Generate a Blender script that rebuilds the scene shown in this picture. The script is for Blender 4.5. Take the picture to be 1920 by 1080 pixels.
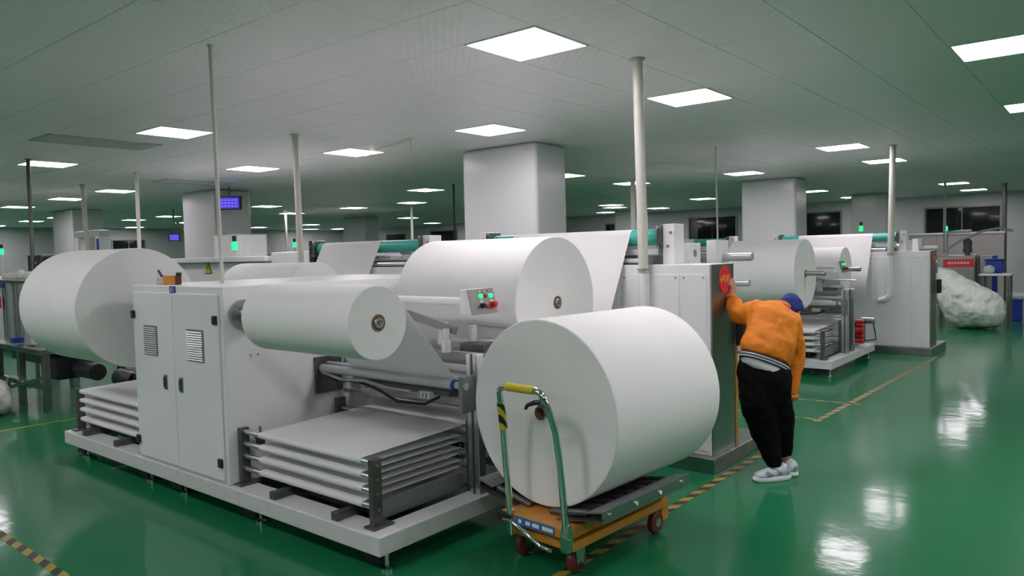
import bpy, math, random
from mathutils import Vector, Matrix
random.seed(7)
S = bpy.context.scene
for o in list(bpy.data.objects): bpy.data.objects.remove(o, do_unlink=True)
COL = S.collection
PI = math.pi

# ------------------------------------------------------------------ camera
cam_d = bpy.data.cameras.new('camera'); cam = bpy.data.objects.new('camera', cam_d); COL.objects.link(cam)
cam_d.sensor_width = 36.0; cam_d.lens = 36.0*1392.746/1920.0; cam_d.clip_start = 0.05; cam_d.clip_end = 200
YAW, PITCH, ROLL = -0.687608, 0.0478163, 0.0239316
def cam_axes():
    cy, sy, cp, sp = math.cos(YAW), math.sin(YAW), math.cos(PITCH), math.sin(PITCH)
    f = Vector((sy*cp, cy*cp, -sp)); r = Vector((cy, -sy, 0)); d = f.cross(r)
    r2 = math.cos(ROLL)*r + math.sin(ROLL)*d
    d2 = -math.sin(ROLL)*r + math.cos(ROLL)*d
    return r2, -d2, -f
_r, _u, _b = cam_axes()
_m = Matrix(((_r.x, _u.x, _b.x, 0), (_r.y, _u.y, _b.y, 0), (_r.z, _u.z, _b.z, 1.6), (0, 0, 0, 1)))
cam.matrix_world = _m
S.camera = cam

# ------------------------------------------------------------------ world, exposure
W = bpy.data.worlds.new('world'); S.world = W; W.use_nodes = True
W.node_tree.nodes['Background'].inputs[0].default_value = (0.5, 0.6, 0.6, 1)
W.node_tree.nodes['Background'].inputs[1].default_value = 0.05
S.view_settings.view_transform = 'Standard'; S.view_settings.look = 'None'
S.view_settings.exposure = 1.40; S.view_settings.gamma = 1.0; S.view_settings.use_curve_mapping = False
LAMP = 9.0                       # radiance of the ceiling light panels

# ------------------------------------------------------------------ materials
M = {}
def mat(key, col, rough=0.5, metal=0.0, bump=None, vary=None, coat=0.0, emit=None, emis=0.0, spec=0.5, trans=0.0, alpha=1.0, sheen=0.0, stretch=None):
    m = bpy.data.materials.new(key); m.use_nodes = True; M[key] = m
    nt = m.node_tree; b = nt.nodes['Principled BSDF']
    b.inputs['Base Color'].default_value = (*col, 1); b.inputs['Roughness'].default_value = rough
    b.inputs['Metallic'].default_value = metal; b.inputs['Coat Weight'].default_value = coat
    b.inputs['Specular IOR Level'].default_value = spec
    b.inputs['Transmission Weight'].default_value = trans; b.inputs['Alpha'].default_value = alpha
    b.inputs['Sheen Weight'].default_value = sheen
    if emit: b.inputs['Emission Color'].default_value = (*emit, 1); b.inputs['Emission Strength'].default_value = emis
    if bump or vary:
        tc = nt.nodes.new('ShaderNodeTexCoord'); mp = nt.nodes.new('ShaderNodeMapping')
        nt.links.new(tc.outputs['Object'], mp.inputs[0])
        if stretch: mp.inputs['Scale'].default_value = stretch
    if bump:
        n = nt.nodes.new('ShaderNodeTexNoise'); n.inputs['Scale'].default_value = bump[0]; n.inputs['Detail'].default_value = 4
        nt.links.new(mp.outputs[0], n.inputs['Vector'])
        bp = nt.nodes.new('ShaderNodeBump'); bp.inputs['Strength'].default_value = bump[1]; bp.inputs['Distance'].default_value = bump[2] if len(bump) > 2 else 0.01
        nt.links.new(n.outputs[0], bp.inputs['Height']); nt.links.new(bp.outputs[0], b.inputs['Normal'])
    if vary:                      # (scale, second colour, low, high)
        n2 = nt.nodes.new('ShaderNodeTexNoise'); n2.inputs['Scale'].default_value = vary[0]; n2.inputs['Detail'].default_value = 5
        nt.links.new(mp.outputs[0], n2.inputs['Vector'])
        r = nt.nodes.new('ShaderNodeValToRGB'); r.color_ramp.elements[0].position = vary[2]; r.color_ramp.elements[1].position = vary[3]
        r.color_ramp.elements[0].color = (*col, 1); r.color_ramp.elements[1].color = (*vary[1], 1)
        nt.links.new(n2.outputs[0], r.inputs[0]); nt.links.new(r.outputs[0], b.inputs['Base Color'])
    return m
mat('paper', (.88, .88, .87), .95, bump=(900, .12, .002), spec=.5, vary=(3, (.85, .855, .845), .45, .7))
mat('web', (.92, .92, .92), .9, spec=.5, bump=(500, .1, .002))
mat('white_paint', (.84, .855, .85), .32, bump=(220, .03, .002), vary=(2.2, (.81, .825, .825), .4, .75))
mat('frame_paint', (.66, .68, .67), .4, vary=(14, (.55, .57, .55), .52, .85), bump=(60, .05, .003))
mat('pole_cream', (.62, .61, .54), .4)
mat('column_panel', (.60, .62, .62), .22)
mat('wall_panel', (.50, .53, .53), .5, vary=(1.5, (.46, .49, .49), .4, .7))
mat('stainless', (.40, .41, .40), .36, 1.0, bump=(40, .05, .002), stretch=(1, 1, 14))
mat('plinth_steel', (.38, .40, .39), .3, 1.0, vary=(9, (.3, .31, .3), .45, .8), bump=(40, .04, .002))
mat('aluminium', (.62, .64, .65), .3, 1.0)
mat('tube_grey', (.56, .59, .60), .3, .35)
mat('dark_steel', (.17, .175, .17), .4, .8, vary=(20, (.12, .12, .115), .45, .75))
mat('seam', (.20, .22, .22), .7)
mat('plate_steel', (.27, .26, .24), .42, .9)
mat('chrome', (.75, .77, .77), .09, 1.0)
mat('black_rubber', (.014, .014, .015), .6)
mat('black_plastic', (.02, .021, .023), .35)
mat('grey_plate', (.25, .27, .27), .45, .4)
mat('green_rubber', (.05, .44, .35), .38)
mat('orange_paint', (.62, .27, .035), .4, vary=(18, (.46, .18, .025), .5, .8))
mat('yellow_tape', (.62, .49, .03), .5)
mat('caster_red', (.14, .028, .022), .35)
mat('cardboard', (.22, .13, .06), .85)
mat('core_dark', (.035, .028, .02), .8)
mat('red_plastic', (.60, .02, .02), .35)
mat('sign_red', (.66, .025, .03), .45)
mat('sign_orange', (.62, .10, .03), .45)
mat('sign_yellow', (.80, .50, .05), .5)
mat('blue_label', (.03, .16, .42), .4)
mat('sticker_blue', (.04, .06, .33), .4)
mat('sticker_white', (.80, .82, .84), .5)
mat('warn_yellow', (.72, .62, .02), .45)
mat('box_orange', (.70, .28, .02), .5)
mat('box_cream', (.55, .55, .40), .6)
mat('box_brown', (.12, .03, .012), .6)
mat('led_green', (.02, .5, .2), .3, emit=(.01, .62, .17), emis=.75)
mat('screen_blue', (.02, .02, .1), .3, emit=(.10, .06, .75), emis=.28)
mat('screen_line', (.02, .02, .1), .3, emit=(.16, .13, .85), emis=.5)
mat('lamp', (.9, .9, .9), .5, emit=(1.0, .90, .96), emis=LAMP)
mat('lamp_frame', (.75, .77, .77), .4)
mat('tile', (.80, .79, .785), .42, bump=(1.0, .0))
mat('tile_joint', (.74, .74, .73), .8)
mat('glass_dark', (.006, .008, .009), .06, coat=.5)
mat('acrylic', (.80, .83, .82), .10, alpha=.22)
mat('tarp', (.68, .72, .66), .5, bump=(5, .7, .05), vary=(6, (.60, .66, .58), .4, .8), stretch=(2.2, 1, .8))
mat('sack', (.62, .64, .60), .7, bump=(20, .5, .02))
mat('blue_plastic', (.015, .05, .36), .4)
mat('pink_cover', (.60, .54, .54), .6)
mat('motor_grey', (.10, .11, .125), .45, .3)
mat('skin', (.40, .215, .145), .55, bump=(90, .15, .004))
mat('hair', (.012, .010, .009), .6)
mat('jacket', (.82, .235, .006), .62, bump=(38, .35, .010), vary=(4, (.74, .19, .005), .45, .8))
mat('trousers', (.0045, .0045, .005), .9, spec=.5, bump=(26, .35, .012))
M['trousers'].node_tree.nodes['Principled BSDF'].inputs['IOR'].default_value = 1.2
mat('shirt', (.70, .71, .72), .8, bump=(40, .3, .006))
mat('rib_navy', (.02, .022, .045), .8)
mat('rib_white', (.66, .68, .70), .8)
mat('cap', (.012, .028, .21), .7, bump=(30, .5, .012))
mat('shoe', (.62, .66, .66), .6, vary=(22, (.16, .30, .36), .5, .62))
mat('sole', (.74, .75, .74), .6)
mat('hose', (.45, .44, .40), .5)

_n, _l = M['web'].node_tree.nodes, M['web'].node_tree.links          # thin tissue lets light through
_t = _n.new('ShaderNodeBsdfTranslucent'); _t.inputs[0].default_value = (.86, .87, .87, 1)
_x = _n.new('ShaderNodeMixShader'); _x.inputs[0].default_value = .28
_l.new(_n['Principled BSDF'].outputs[0], _x.inputs[1]); _l.new(_t.outputs[0], _x.inputs[2])
_l.new(_x.outputs[0], next(q for q in _n if q.type == 'OUTPUT_MATERIAL').inputs[0])
def nodes_of(m): return m.node_tree.nodes, m.node_tree.links, m.node_tree.nodes['Principled BSDF']
# ceiling tiles: fine pressed ribs
n, l, b = nodes_of(M['tile'])
for k in list(n):
    if k.type in ('BUMP', 'TEX_NOISE'): n.remove(k)
tc = next(k for k in n if k.type == 'TEX_COORD')
wv = n.new('ShaderNodeTexWave'); wv.inputs['Scale'].default_value = 9; wv.inputs['Distortion'].default_value = 1.5; wv.bands_direction = 'DIAGONAL'
l.new(tc.outputs['Object'], wv.inputs['Vector'])
bp = n.new('ShaderNodeBump'); bp.inputs['Strength'].default_value = .25; bp.inputs['Distance'].default_value = .004
l.new(wv.outputs[0], bp.inputs['Height']); l.new(bp.outputs[0], b.inputs['Normal'])
# green epoxy floor: glossy with gentle trowel waves
mat('epoxy', (.008, .17, .062), .16, coat=0.0)
n, l, b = nodes_of(M['epoxy'])
b.inputs['IOR'].default_value = 1.27
tc = n.new('ShaderNodeTexCoord')
na = n.new('ShaderNodeTexNoise'); na.inputs['Scale'].default_value = 1.1; na.inputs['Detail'].default_value = 4
nb = n.new('ShaderNodeTexNoise'); nb.inputs['Scale'].default_value = 5.0; nb.inputs['Detail'].default_value = 3
nc = n.new('ShaderNodeTexNoise'); nc.inputs['Scale'].default_value = .35; nc.inputs['Detail'].default_value = 6
mpf = n.new('ShaderNodeMapping'); mpf.inputs['Location'].default_value = (3.3, 7.7, 5.37); l.new(tc.outputs['Object'], mpf.inputs[0])
for q in (na, nb, nc): l.new(mpf.outputs[0], q.inputs['Vector'])
cr = n.new('ShaderNodeValToRGB'); cr.color_ramp.elements[0].position = .35; cr.color_ramp.elements[1].position = .7
cr.color_ramp.elements[0].color = (.008, .138, .052, 1); cr.color_ramp.elements[1].color = (.013, .168, .069, 1)
l.new(nc.outputs[0], cr.inputs[0]); l.new(cr.outputs[0], b.inputs['Base Color'])
rr = n.new('ShaderNodeMapRange'); rr.inputs[3].default_value = .07; rr.inputs[4].default_value = .14
l.new(na.outputs[0], rr.inputs[0]); l.new(rr.outputs[0], b.inputs['Roughness'])
bp = n.new('ShaderNodeBump'); bp.inputs['Strength'].default_value = .06; bp.inputs['Distance'].default_value = .03
l.new(nb.outputs[0], bp.inputs['Height']); l.new(bp.outputs[0], b.inputs['Normal'])
b3 = n.new('ShaderNodeBsdfPrincipled')                       # a second, softer gloss under the clear one
b3.inputs['IOR'].default_value = 1.27; b3.inputs['Roughness'].default_value = .32
l.new(cr.outputs[0], b3.inputs['Base Color']); l.new(bp.outputs[0], b3.inputs['Normal'])
mxs = n.new('ShaderNodeMixShader'); mxs.inputs[0].default_value = .34
l.new(b.outputs[0], mxs.inputs[1]); l.new(b3.outputs[0], mxs.inputs[2])
l.new(mxs.outputs[0], next(q for q in n if q.type == 'OUTPUT_MATERIAL').inputs[0])
# hazard tape: slanted yellow and black stripes printed along the tape (object X)
def stripe_mat(key, c1, c2, period, slant):
    mat(key, c1, .5); n, l, b = nodes_of(M[key])
    tc = n.new('ShaderNodeTexCoord'); sp = n.new('ShaderNodeSeparateXYZ'); l.new(tc.outputs['Object'], sp.inputs[0])
    a = n.new('ShaderNodeMath'); a.operation = 'MULTIPLY_ADD'; a.inputs[1].default_value = slant
    l.new(sp.outputs[1], a.inputs[0]); l.new(sp.outputs[0], a.inputs[2])
    d = n.new('ShaderNodeMath'); d.operation = 'DIVIDE'; d.inputs[1].default_value = period; l.new(a.outputs[0], d.inputs[0])
    f = n.new('ShaderNodeMath'); f.operation = 'FRACT'; l.new(d.outputs[0], f.inputs[0])
    g = n.new('ShaderNodeMath'); g.operation = 'GREATER_THAN'; g.inputs[1].default_value = .5; l.new(f.outputs[0], g.inputs[0])
    mx = n.new('ShaderNodeMix'); mx.data_type = 'RGBA'; mx.inputs[6].default_value = (*c1, 1); mx.inputs[7].default_value = (*c2, 1)
    l.new(g.outputs[0], mx.inputs[0]); l.new(mx.outputs[2], b.inputs['Base Color'])
stripe_mat('hazard', (.34, .27, .04), (.035, .03, .022), .17, 1.0)
stripe_mat('hazard_worn', (.36, .24, .05), (.05, .10, .05), .17, 1.0)
mat('floor_yellow', (.25, .33, .03), .4)

# ------------------------------------------------------------------ mesh builder
class MB:
    def __init__(self, o=(0, 0, 0)): self.v = []; self.f = []; self.s = []; self.o = Vector(o)
    def add(self, vs, fs, smooth=False):
        k = len(self.v); self.v += [Vector(p) for p in vs]
        for f in fs:
            self.f.append([i+k for i in f]); self.s.append(smooth)
        return self
    def box(self, x0, x1, y0, y1, z0, z1):
        x0, x1 = sorted((x0, x1)); y0, y1 = sorted((y0, y1)); z0, z1 = sorted((z0, z1))
        return self.add([(x0, y0, z0), (x1, y0, z0), (x1, y1, z0), (x0, y1, z0), (x0, y0, z1), (x1, y0, z1), (x1, y1, z1), (x0, y1, z1)],
                        [(0, 3, 2, 1), (4, 5, 6, 7), (0, 1, 5, 4), (1, 2, 6, 5), (2, 3, 7, 6), (3, 0, 4, 7)])
    def bar(self, p0, p1, w, h, up=(0, 0, 1)):       # rectangular bar between two points
        p0 = Vector(p0); p1 = Vector(p1); d = (p1-p0).normalized(); u = Vector(up)
        a = d.cross(u); a = a.normalized() if a.length > 1e-6 else Vector((1, 0, 0)); c = a.cross(d).normalized()
        vs = [p+a*sx*w/2+c*sz*h/2 for p in (p0, p1) for sx, sz in ((-1, -1), (1, -1), (1, 1), (-1, 1))]
        return self.add(vs, [(0, 3, 2, 1), (4, 5, 6, 7), (0, 1, 5, 4), (1, 2, 6, 5), (2, 3, 7, 6), (3, 0, 4, 7)])
    def lathe(self, p0, ax, prof, n=24, closed=False):   # prof: (t along axis, radius); sharp edges get split rings
        p0 = Vector(p0); ax = Vector(ax).normalized()
        a = ax.cross(Vector((0, 0, 1))); a = a.normalized() if a.length > 1e-3 else Vector((1, 0, 0)); c = ax.cross(a)
        seg = list(zip(prof[:-1], prof[1:])) + ([(prof[-1], prof[0])] if closed else [])
        for (t0, r0), (t1, r1) in seg:
            vs = []
            for t, r in ((t0, r0), (t1, r1)):
                for i in range(n):
                    q = 2*PI*i/n; vs.append(p0+ax*t+(a*math.cos(q)+c*math.sin(q))*r)
            fs = [(i, n+i, n+(i+1) % n, (i+1) % n) for i in range(n)]
            if r0 < 1e-6: vs = [vs[0]]+vs[n:]; fs = [(0, 1+i, 1+(i+1) % n) for i in range(n)]
            elif r1 < 1e-6: vs = vs[:n]+[vs[n]]; fs = [(i, n, (i+1) % n) for i in range(n)]
            flat = abs(t1-t0) < 1e-6
            self.add(vs, fs, not flat)
        return self
    def cyl(self, p0, p1, r, n=20, r2=None):
        p0 = Vector(p0); p1 = Vector(p1); L = (p1-p0).length; r2 = r if r2 is None else r2
        return self.lathe(p0, p1-p0, [(0, 0), (0, r), (L, r2), (L, 0)], n)
    def tube(self, path, r, n=10):
        P = [Vector(p) for p in path]; rad = r if isinstance(r, (list, tuple)) else [r]*len(P)
        t0 = (P[1]-P[0]).normalized(); a = t0.orthogonal().normalized(); vs = []
        for i, p in enumerate(P):
            t = (P[min(i+1, len(P)-1)]-P[max(i-1, 0)]).normalized()
            a = (a-t*a.dot(t)).normalized(); c = t.cross(a)
            vs += [p+(a*math.cos(2*PI*k/n)+c*math.sin(2*PI*k/n))*rad[i] for k in range(n)]
        fs = [(i*n+k, i*n+(k+1) % n, (i+1)*n+(k+1) % n, (i+1)*n+k) for i in range(len(P)-1) for k in range(n)]
        self.add(vs, fs, True)
        e = (len(P)-1)*n
        self.add(vs[:n], [tuple(reversed(range(n)))]); self.add(vs[e:e+n], [tuple(range(n))])
        return self
    def loft(self, rings, n=20, smooth=True, power=1.0):   # rings: (centre, u, v)
        vs = []
        for c, u, v in rings:
            c, u, v = Vector(c), Vector(u), Vector(v)
            for k in range(n):
                q = 2*PI*k/n; cs, sn = math.cos(q), math.sin(q)
                cs = math.copysign(abs(cs)**power, cs); sn = math.copysign(abs(sn)**power, sn)
                vs.append(c+u*cs+v*sn)
        m = len(rings)
        fs = [(i*n+k, i*n+(k+1) % n, (i+1)*n+(k+1) % n, (i+1)*n+k) for i in range(m-1) for k in range(n)]
        fs += [tuple(reversed(range(n))), tuple(range((m-1)*n, m*n))]
        return self.add(vs, fs, smooth)
    def ball(self, c, rx, ry=None, rz=None, n=16, rot=None):
        ry = rx if ry is None else ry; rz = rx if rz is None else rz; c = Vector(c); vs = []; h = n//2
        R = rot or Matrix.Identity(3)
        for i in range(1, h):
            th = PI*i/h
            for k in range(n):
                ph = 2*PI*k/n; vs.append(c+R@Vector((rx*math.sin(th)*math.cos(ph), ry*math.sin(th)*math.sin(ph), rz*math.cos(th))))
        m = h-1; vs += [c+R@Vector((0, 0, rz)), c+R@Vector((0, 0, -rz))]
        fs = [(i*n+k, (i+1)*n+k, (i+1)*n+(k+1) % n, i*n+(k+1) % n) for i in range(m-1) for k in range(n)]
        fs += [(m*n, k, (k+1) % n) for k in range(n)] + [(m*n+1, (m-1)*n+(k+1) % n, (m-1)*n+k) for k in range(n)]
        return self.add(vs, fs, True)
    def prism(self, poly, axis, a0, a1):              # polygon in the two other axes, extruded along axis
        def P(u, v, a): return {'x': (a, u, v), 'y': (u, a, v), 'z': (u, v, a)}[axis]
        n = len(poly); vs = [P(u, v, a0) for u, v in poly]+[P(u, v, a1) for u, v in poly]
        return self.add(vs, [tuple(range(n)), tuple(reversed(range(n, 2*n)))]+[(i, n+i, n+(i+1) % n, (i+1) % n) for i in range(n)])
    def sheet(self, path, x0, x1, th=.002):           # a web: (y,z) path swept across X with real thickness
        P = [Vector((0, y, z)) for y, z in path]; top = []; bot = []
        for i, p in enumerate(P):
            t = (P[min(i+1, len(P)-1)]-P[max(i-1, 0)]).normalized(); nn = Vector((0, -t.z, t.y))
            top.append(p+nn*th/2); bot.append(p-nn*th/2)
        ring = top+bot[::-1]; m = len(ring)
        vs = [(x0, q.y, q.z) for q in ring]+[(x1, q.y, q.z) for q in ring]
        self.add(vs, [(i, (i+1) % m, m+(i+1) % m, m+i) for i in range(m)], True)
        k = len(P)
        cap = []
        for i in range(k-1):
            cap += [(i, i+1, m-2-i, m-1-i), (m+i+1, m+i, m+m-1-i, m+m-2-i)]
        self.add(vs, cap); return self
    def build(self, name, material, parent=None, bevel=0.0, seg=2):
        me = bpy.data.meshes.new(name); me.from_pydata([p-self.o for p in self.v], [], self.f)
        me.polygons.foreach_set('use_smooth', self.s); me.update()
        import bmesh
        bm = bmesh.new(); bm.from_mesh(me); bmesh.ops.recalc_face_normals(bm, faces=bm.faces); bm.to_mesh(me); bm.free()
        if isinstance(material, str): material = M[material]
        me.materials.append(material)
        o = bpy.data.objects.new(name, me); COL.objects.link(o)
        if parent is not None: o.parent = parent
        else: o.location = self.o
        if bevel:
            bv = o.modifiers.new('bevel', 'BEVEL'); bv.width = bevel; bv.segments = seg; bv.limit_method = 'ANGLE'; bv.angle_limit = math.radians(50)
        return o
def tag(o, label=None, cat=None, group=None, kind=None):
    if label: o['label'] = label
    if cat: o['category'] = cat
    if group: o['group'] = group
    if kind: o['kind'] = kind
    return o
def thing(name, label, cat, loc=(0, 0, 0), rotz=0.0, group=None):
    o = bpy.data.objects.new(name, None); COL.objects.link(o); o.location = loc; o.rotation_euler = (0, 0, rotz); o.empty_display_size = .1
    return tag(o, label, cat, group)
def copy_tree(o, parent=None):
    c = o.copy(); COL.objects.link(c)
    if parent is not None: c.parent = parent
    for ch in list(o.children): copy_tree(ch, c)
    return c
def arc(cy, cz, r, a0, a1, n=8):
    return [(cy+r*math.cos(math.radians(a0+(a1-a0)*i/n)), cz+r*math.sin(math.radians(a0+(a1-a0)*i/n))) for i in range(n+1)]
def text_mesh(name, body, size, material, parent, loc, rot, depth=.0015, sx=1.0):
    cu = bpy.data.curves.new(name, 'FONT'); cu.body = body; cu.size = size; cu.extrude = depth; cu.align_x = 'CENTER'; cu.align_y = 'CENTER'
    t = bpy.data.objects.new(name, cu); COL.objects.link(t)
    dg = bpy.context.evaluated_depsgraph_get(); me = bpy.data.meshes.new_from_object(t.evaluated_get(dg))
    bpy.data.objects.remove(t, do_unlink=True)
    me.materials.clear(); me.materials.append(M[material])
    o = bpy.data.objects.new(name, me); COL.objects.link(o); o.parent = parent; o.location = loc; o.rotation_euler = rot; o.scale = (sx, 1, 1)
    return o

# ------------------------------------------------------------------ the hall
X0, X1, Y0, Y1, ZC = -33.0, 8.0, -8.0, 25.6, 3.02
def struct(o): o['kind'] = 'structure'; return o
struct(MB().box(X0-.2, X1+.2, Y0-.2, Y1+.2, -.2, 0).build('floor', 'epoxy'))
ceiling = struct(MB((0, 0, 3.05)).box(X0-.2, X1+.2, Y0-.2, Y1+.2, ZC-.0035, 3.2).build('ceiling', 'tile_joint'))
wall_far = struct(MB().box(X0-.2, X1+.2, Y1, Y1+.2, 0, 3.2).build('wall_far', 'wall_panel'))
struct(MB().box(X0-.2, X0, Y0-.2, Y1+.2, 0, 3.2).build('wall_left', 'wall_panel'))
struct(MB().box(X1, X1+.2, Y0-.2, Y1+.2, 0, 3.2).build('wall_right', 'wall_panel'))
struct(MB().box(X0-.2, X1+.2, Y0-.2, Y0, 0, 3.2).build('wall_back', 'wall_panel'))
struct(MB().box(X0, X1, Y1-.015, Y1, 0, .1).build('baseboard_far', 'white_paint'))
TP = .62; TX, TY = -3.16, 4.07                    # tile pitch and the tile that holds the nearest light
# light panels: tile cell (i, j) -> label
LIGHTS = {
 (0, 0): 'largest square ceiling light, straight above the paper roll on the hand cart',
 (0, 4): 'ceiling light partly hidden by the thick cream pole of the nearest machine',
 (4, 4): 'large ceiling light cut off by the right edge of the photo',
 (4, 9): 'small slice of ceiling light at the right photo edge, under the larger one',
 (-4, 4): 'ceiling light just in front of the top of the big central column',
 (0, 12): 'ceiling light in front of the far cream pole on the right, the nearer one',
 (-8, 0): 'ceiling light left of the thin leaning pole, nearest on the left side',
 (-8, 4): 'ceiling light between the thick left pole and the central column',
 (-14, 0): 'ceiling light crossed by the tip of the dark upright pole at far left',
 (-12, 4): 'ceiling light between the thin leaning pole and the thick left pole',
 (-20, 4): 'ceiling light crossed by a cream pole above the large left paper roll',
 (0, 16): 'ceiling light crossed by the far cream pole of the second machine',
 (-4, 16): 'ceiling light standing alone left of the right-hand far column',
 (-8, 16): 'ceiling light touching the top of a slim pole right of the central column',
 (-24, 4): 'ceiling light at far left crossed by a short cream pole',
 (-29, 4): 'ceiling light nearest the left photo edge beyond the dark upright pole',
 (-14, 12): 'ceiling light above and left of the central column, the highest of three there',
 (-19, 16): 'ceiling light crossed by a slim pole left of the central column',
 (-23, 16): 'ceiling light left of the slim pole, halfway to the thick left pole',
 (-24, 12): 'ceiling light right of the small blue hanging screen',
 (-8, 12): 'ceiling light peeking out behind the right side of the central column',
 (-5, 26): 'ceiling light just right of the right-hand far column',
 (-5, 32): 'ceiling light above the pale distant column left of the far cream pole',
 (-10, 26): 'ceiling light left of the right-hand far column, over the thin rod',
 (0, 27): 'ceiling light above the long dark window at the right',
 (0, 32): 'ceiling light above the right end of the long dark window',
 (-33, 12): 'distant ceiling light left of the left white column, over a bent cable',
}
FAR_L = [(-37, 12), (-39, 16), (-46, 16), (-44, 24), (-28, 16), (-39, 25), (-46, 30), (-45, 32), (-34, 32), (-29, 25), (-36, 8), (-42, 4), (-46, 8), (-44, 4), (-40, 8)]
FAR_C = [(-15, 26), (-16, 28), (-19, 32), (-15, 31)]
OUT = [(4, 0), (8, 0), (12, 0), (8, 4), (12, 4), (8, 12), (12, 12), (4, 16), (8, 16), (4, 26), (8, 26), (-20, 0), (-28, 0), (-34, 0), (-40, 0)] + [(i, -6) for i in (-28, -20, -12, -8, -4, 1, 5, 9)] + [(i, -12) for i in range(-28, 13, 4)]  # last two rows are unseen, added and spaced to brighten the machine fronts
cells = dict(LIGHTS)
for c in FAR_L: cells.setdefault(c, 'small distant square ceiling light in the left half of the hall')
for c in FAR_C: cells.setdefault(c, 'small distant square ceiling light between the central and right-hand columns')
for c in OUT: cells.setdefault(c, 'assumed square ceiling light outside the picture')
def make_light():
    t = thing('ceiling_light', '', 'ceiling light')
    f = MB()
    for a, b_, c, d in ((-.305, .305, -.305, -.29), (-.305, .305, .29, .305), (-.305, -.29, -.29, .29), (.29, .305, -.29, .29)): f.box(a, b_, c, d, -.012, .012)
    f.build('frame', 'lamp_frame', t)
    MB().box(-.29, .29, -.29, .29, -.006, .006).build('diffuser', 'lamp', t)
    return t
proto = make_light(); first = True
for (i, j), lab in cells.items():
    o = proto if first else copy_tree(proto); first = False
    o.location = (TX+TP*i, TY+TP*j, ZC); o['label'] = lab
    if 'small distant' in lab: o['group'] = 'distant lights, '+('left' if 'left half' in lab else 'middle')
    elif 'outside' in lab: o['group'] = 'ceiling lights outside the picture'
    else: o['group'] = 'ceiling panel lights'
# ceiling tiles
tile_me = None; vis = []; rest = []
ca, sa = math.cos(YAW), math.sin(YAW)
i0, i1 = int((X0-TX)/TP)-1, int((X1-TX)/TP)+1; j0, j1 = int((Y0-TY)/TP)-1, int((Y1-TY)/TP)+1
vents = {(-10, 0), (-10, -1), (-16, 4), (-16, 5)}
for i in range(i0, i1+1):
    for j in range(j0, j1+1):
        x, y = TX+TP*i, TY+TP*j
        if x < X0 or x > X1 or y < Y0 or y > Y1 or (i, j) in cells or (i, j) in vents: continue
        dep = x*sa+y*ca; lat = x*ca-y*sa
        d = math.hypot(x, y)
        if dep > 1.9 and abs(lat) < dep*.72+.4 and dep > 3.2: vis.append((d, i, j))
        else: rest.append((i, j))
vis.sort(); rest += [(i, j) for d, i, j in vis[290:]]
g = TP/2-.0025
tb = MB().box(-g, g, -g, g, -.006, .010)
t0 = None
for d, i, j in vis[:290]:
    if t0 is None: t0 = tb.build('ceiling_tile', 'tile', ceiling, bevel=.003, seg=1); o = t0
    else: o = t0.copy(); COL.objects.link(o)
    o.location = (TX+TP*i, TY+TP*j, ZC-3.05); o.rotation_euler = (random.uniform(-.002, .002), random.uniform(-.002, .002), 0)
far = MB((0, 0, 3.05))
for i, j in rest:
    x, y = TX+TP*i, TY+TP*j
    far.add([(x-g, y-g, ZC-.006), (x+g, y-g, ZC-.006), (x+g, y+g, ZC-.006), (x-g, y+g, ZC-.006), (x-g, y-g, ZC+.01), (x+g, y-g, ZC+.01), (x+g, y+g, ZC+.01), (x-g, y+g, ZC+.01)],
            [(0, 3, 2, 1), (0, 1, 5, 4), (1, 2, 6, 5), (2, 3, 7, 6), (3, 0, 4, 7), (4, 5, 6, 7)])
tag(far.build('distant_ceiling_tiles', 'tile', ceiling), kind='stuff')
for k, (ij, lab) in enumerate(((((-10, -.5)), 'long louvred air vent in the ceiling with a greenish stain, at left'), (((-16, 4.5)), 'louvred air vent in the ceiling in front of the left white column'))):
    cx, cy = TX+TP*ij[0], TY+TP*ij[1]
    v = thing('ceiling_vent', lab, 'vent', (cx, cy, ZC), group='ceiling vents')
    f = MB()
    for a, b_, c, d in ((-.31, .31, -.62, -.58), (-.31, .31, .58, .62), (-.31, -.27, -.58, .58), (.27, .31, -.58, .58)): f.box(a, b_, c, d, -.015, .012)
    f.build('frame', 'wall_panel', v)
    MB().box(-.27, .27, -.58, .58, .004, .012).build('duct', 'grey_plate', v)
    s0 = None
    for q in range(9):
        x = -.24+.06*q
        if s0 is None: s0 = MB().bar((0, -.58, 0), (0, .58, 0), .04, .004, up=(.6, 0, 1)).build('slat', 'lamp_frame', v); o = s0
        else: o = s0.copy(); COL.objects.link(o)
        o.location = (x, 0, -.004)
# columns
def column(name, x0, x1, y0, y1, label):
    t = MB(((x0+x1)/2, (y0+y1)/2, 0))
    t.box(x0, x1, y0, y1, 0, ZC-.006)
    o = t.build(name, 'column_panel', None, bevel=.05, seg=4); struct(o)
    r = MB(((x0+x1)/2, (y0+y1)/2, 0))
    for x in (x0, x1):
        for y in (y0, y1): r.cyl((x+(.03 if x == x0 else -.03), y+(.012 if y == y0 else -.012), 0), (x+(.03 if x == x0 else -.03), y+(.012 if y == y0 else -.012), ZC-.01), .018, 10)
    return o
column('trim_1', -7.09, -5.80, 7.60, 8.28, 'central')
column('trim_2', -15.39, -14.05, 7.80, 8.6, 'left')
column('trim_3', -22.6, -21.28, 7.80, 8.6, 'far left')
column('trim_4', -6.36, -5.20, 15.6, 16.3, 'right')
column('trim_5', -22.2, -21.0, 17.3, 18.0, 'mid far')
column('trim_6', -6.02, -5.10, 22.7, 23.4, 'far right')
column('trim_7', -14.4, -13.2, 15.6, 16.3, 'behind')
column('trim_8', -14.2, -13.2, 23.2, 23.9, 'behind')
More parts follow.
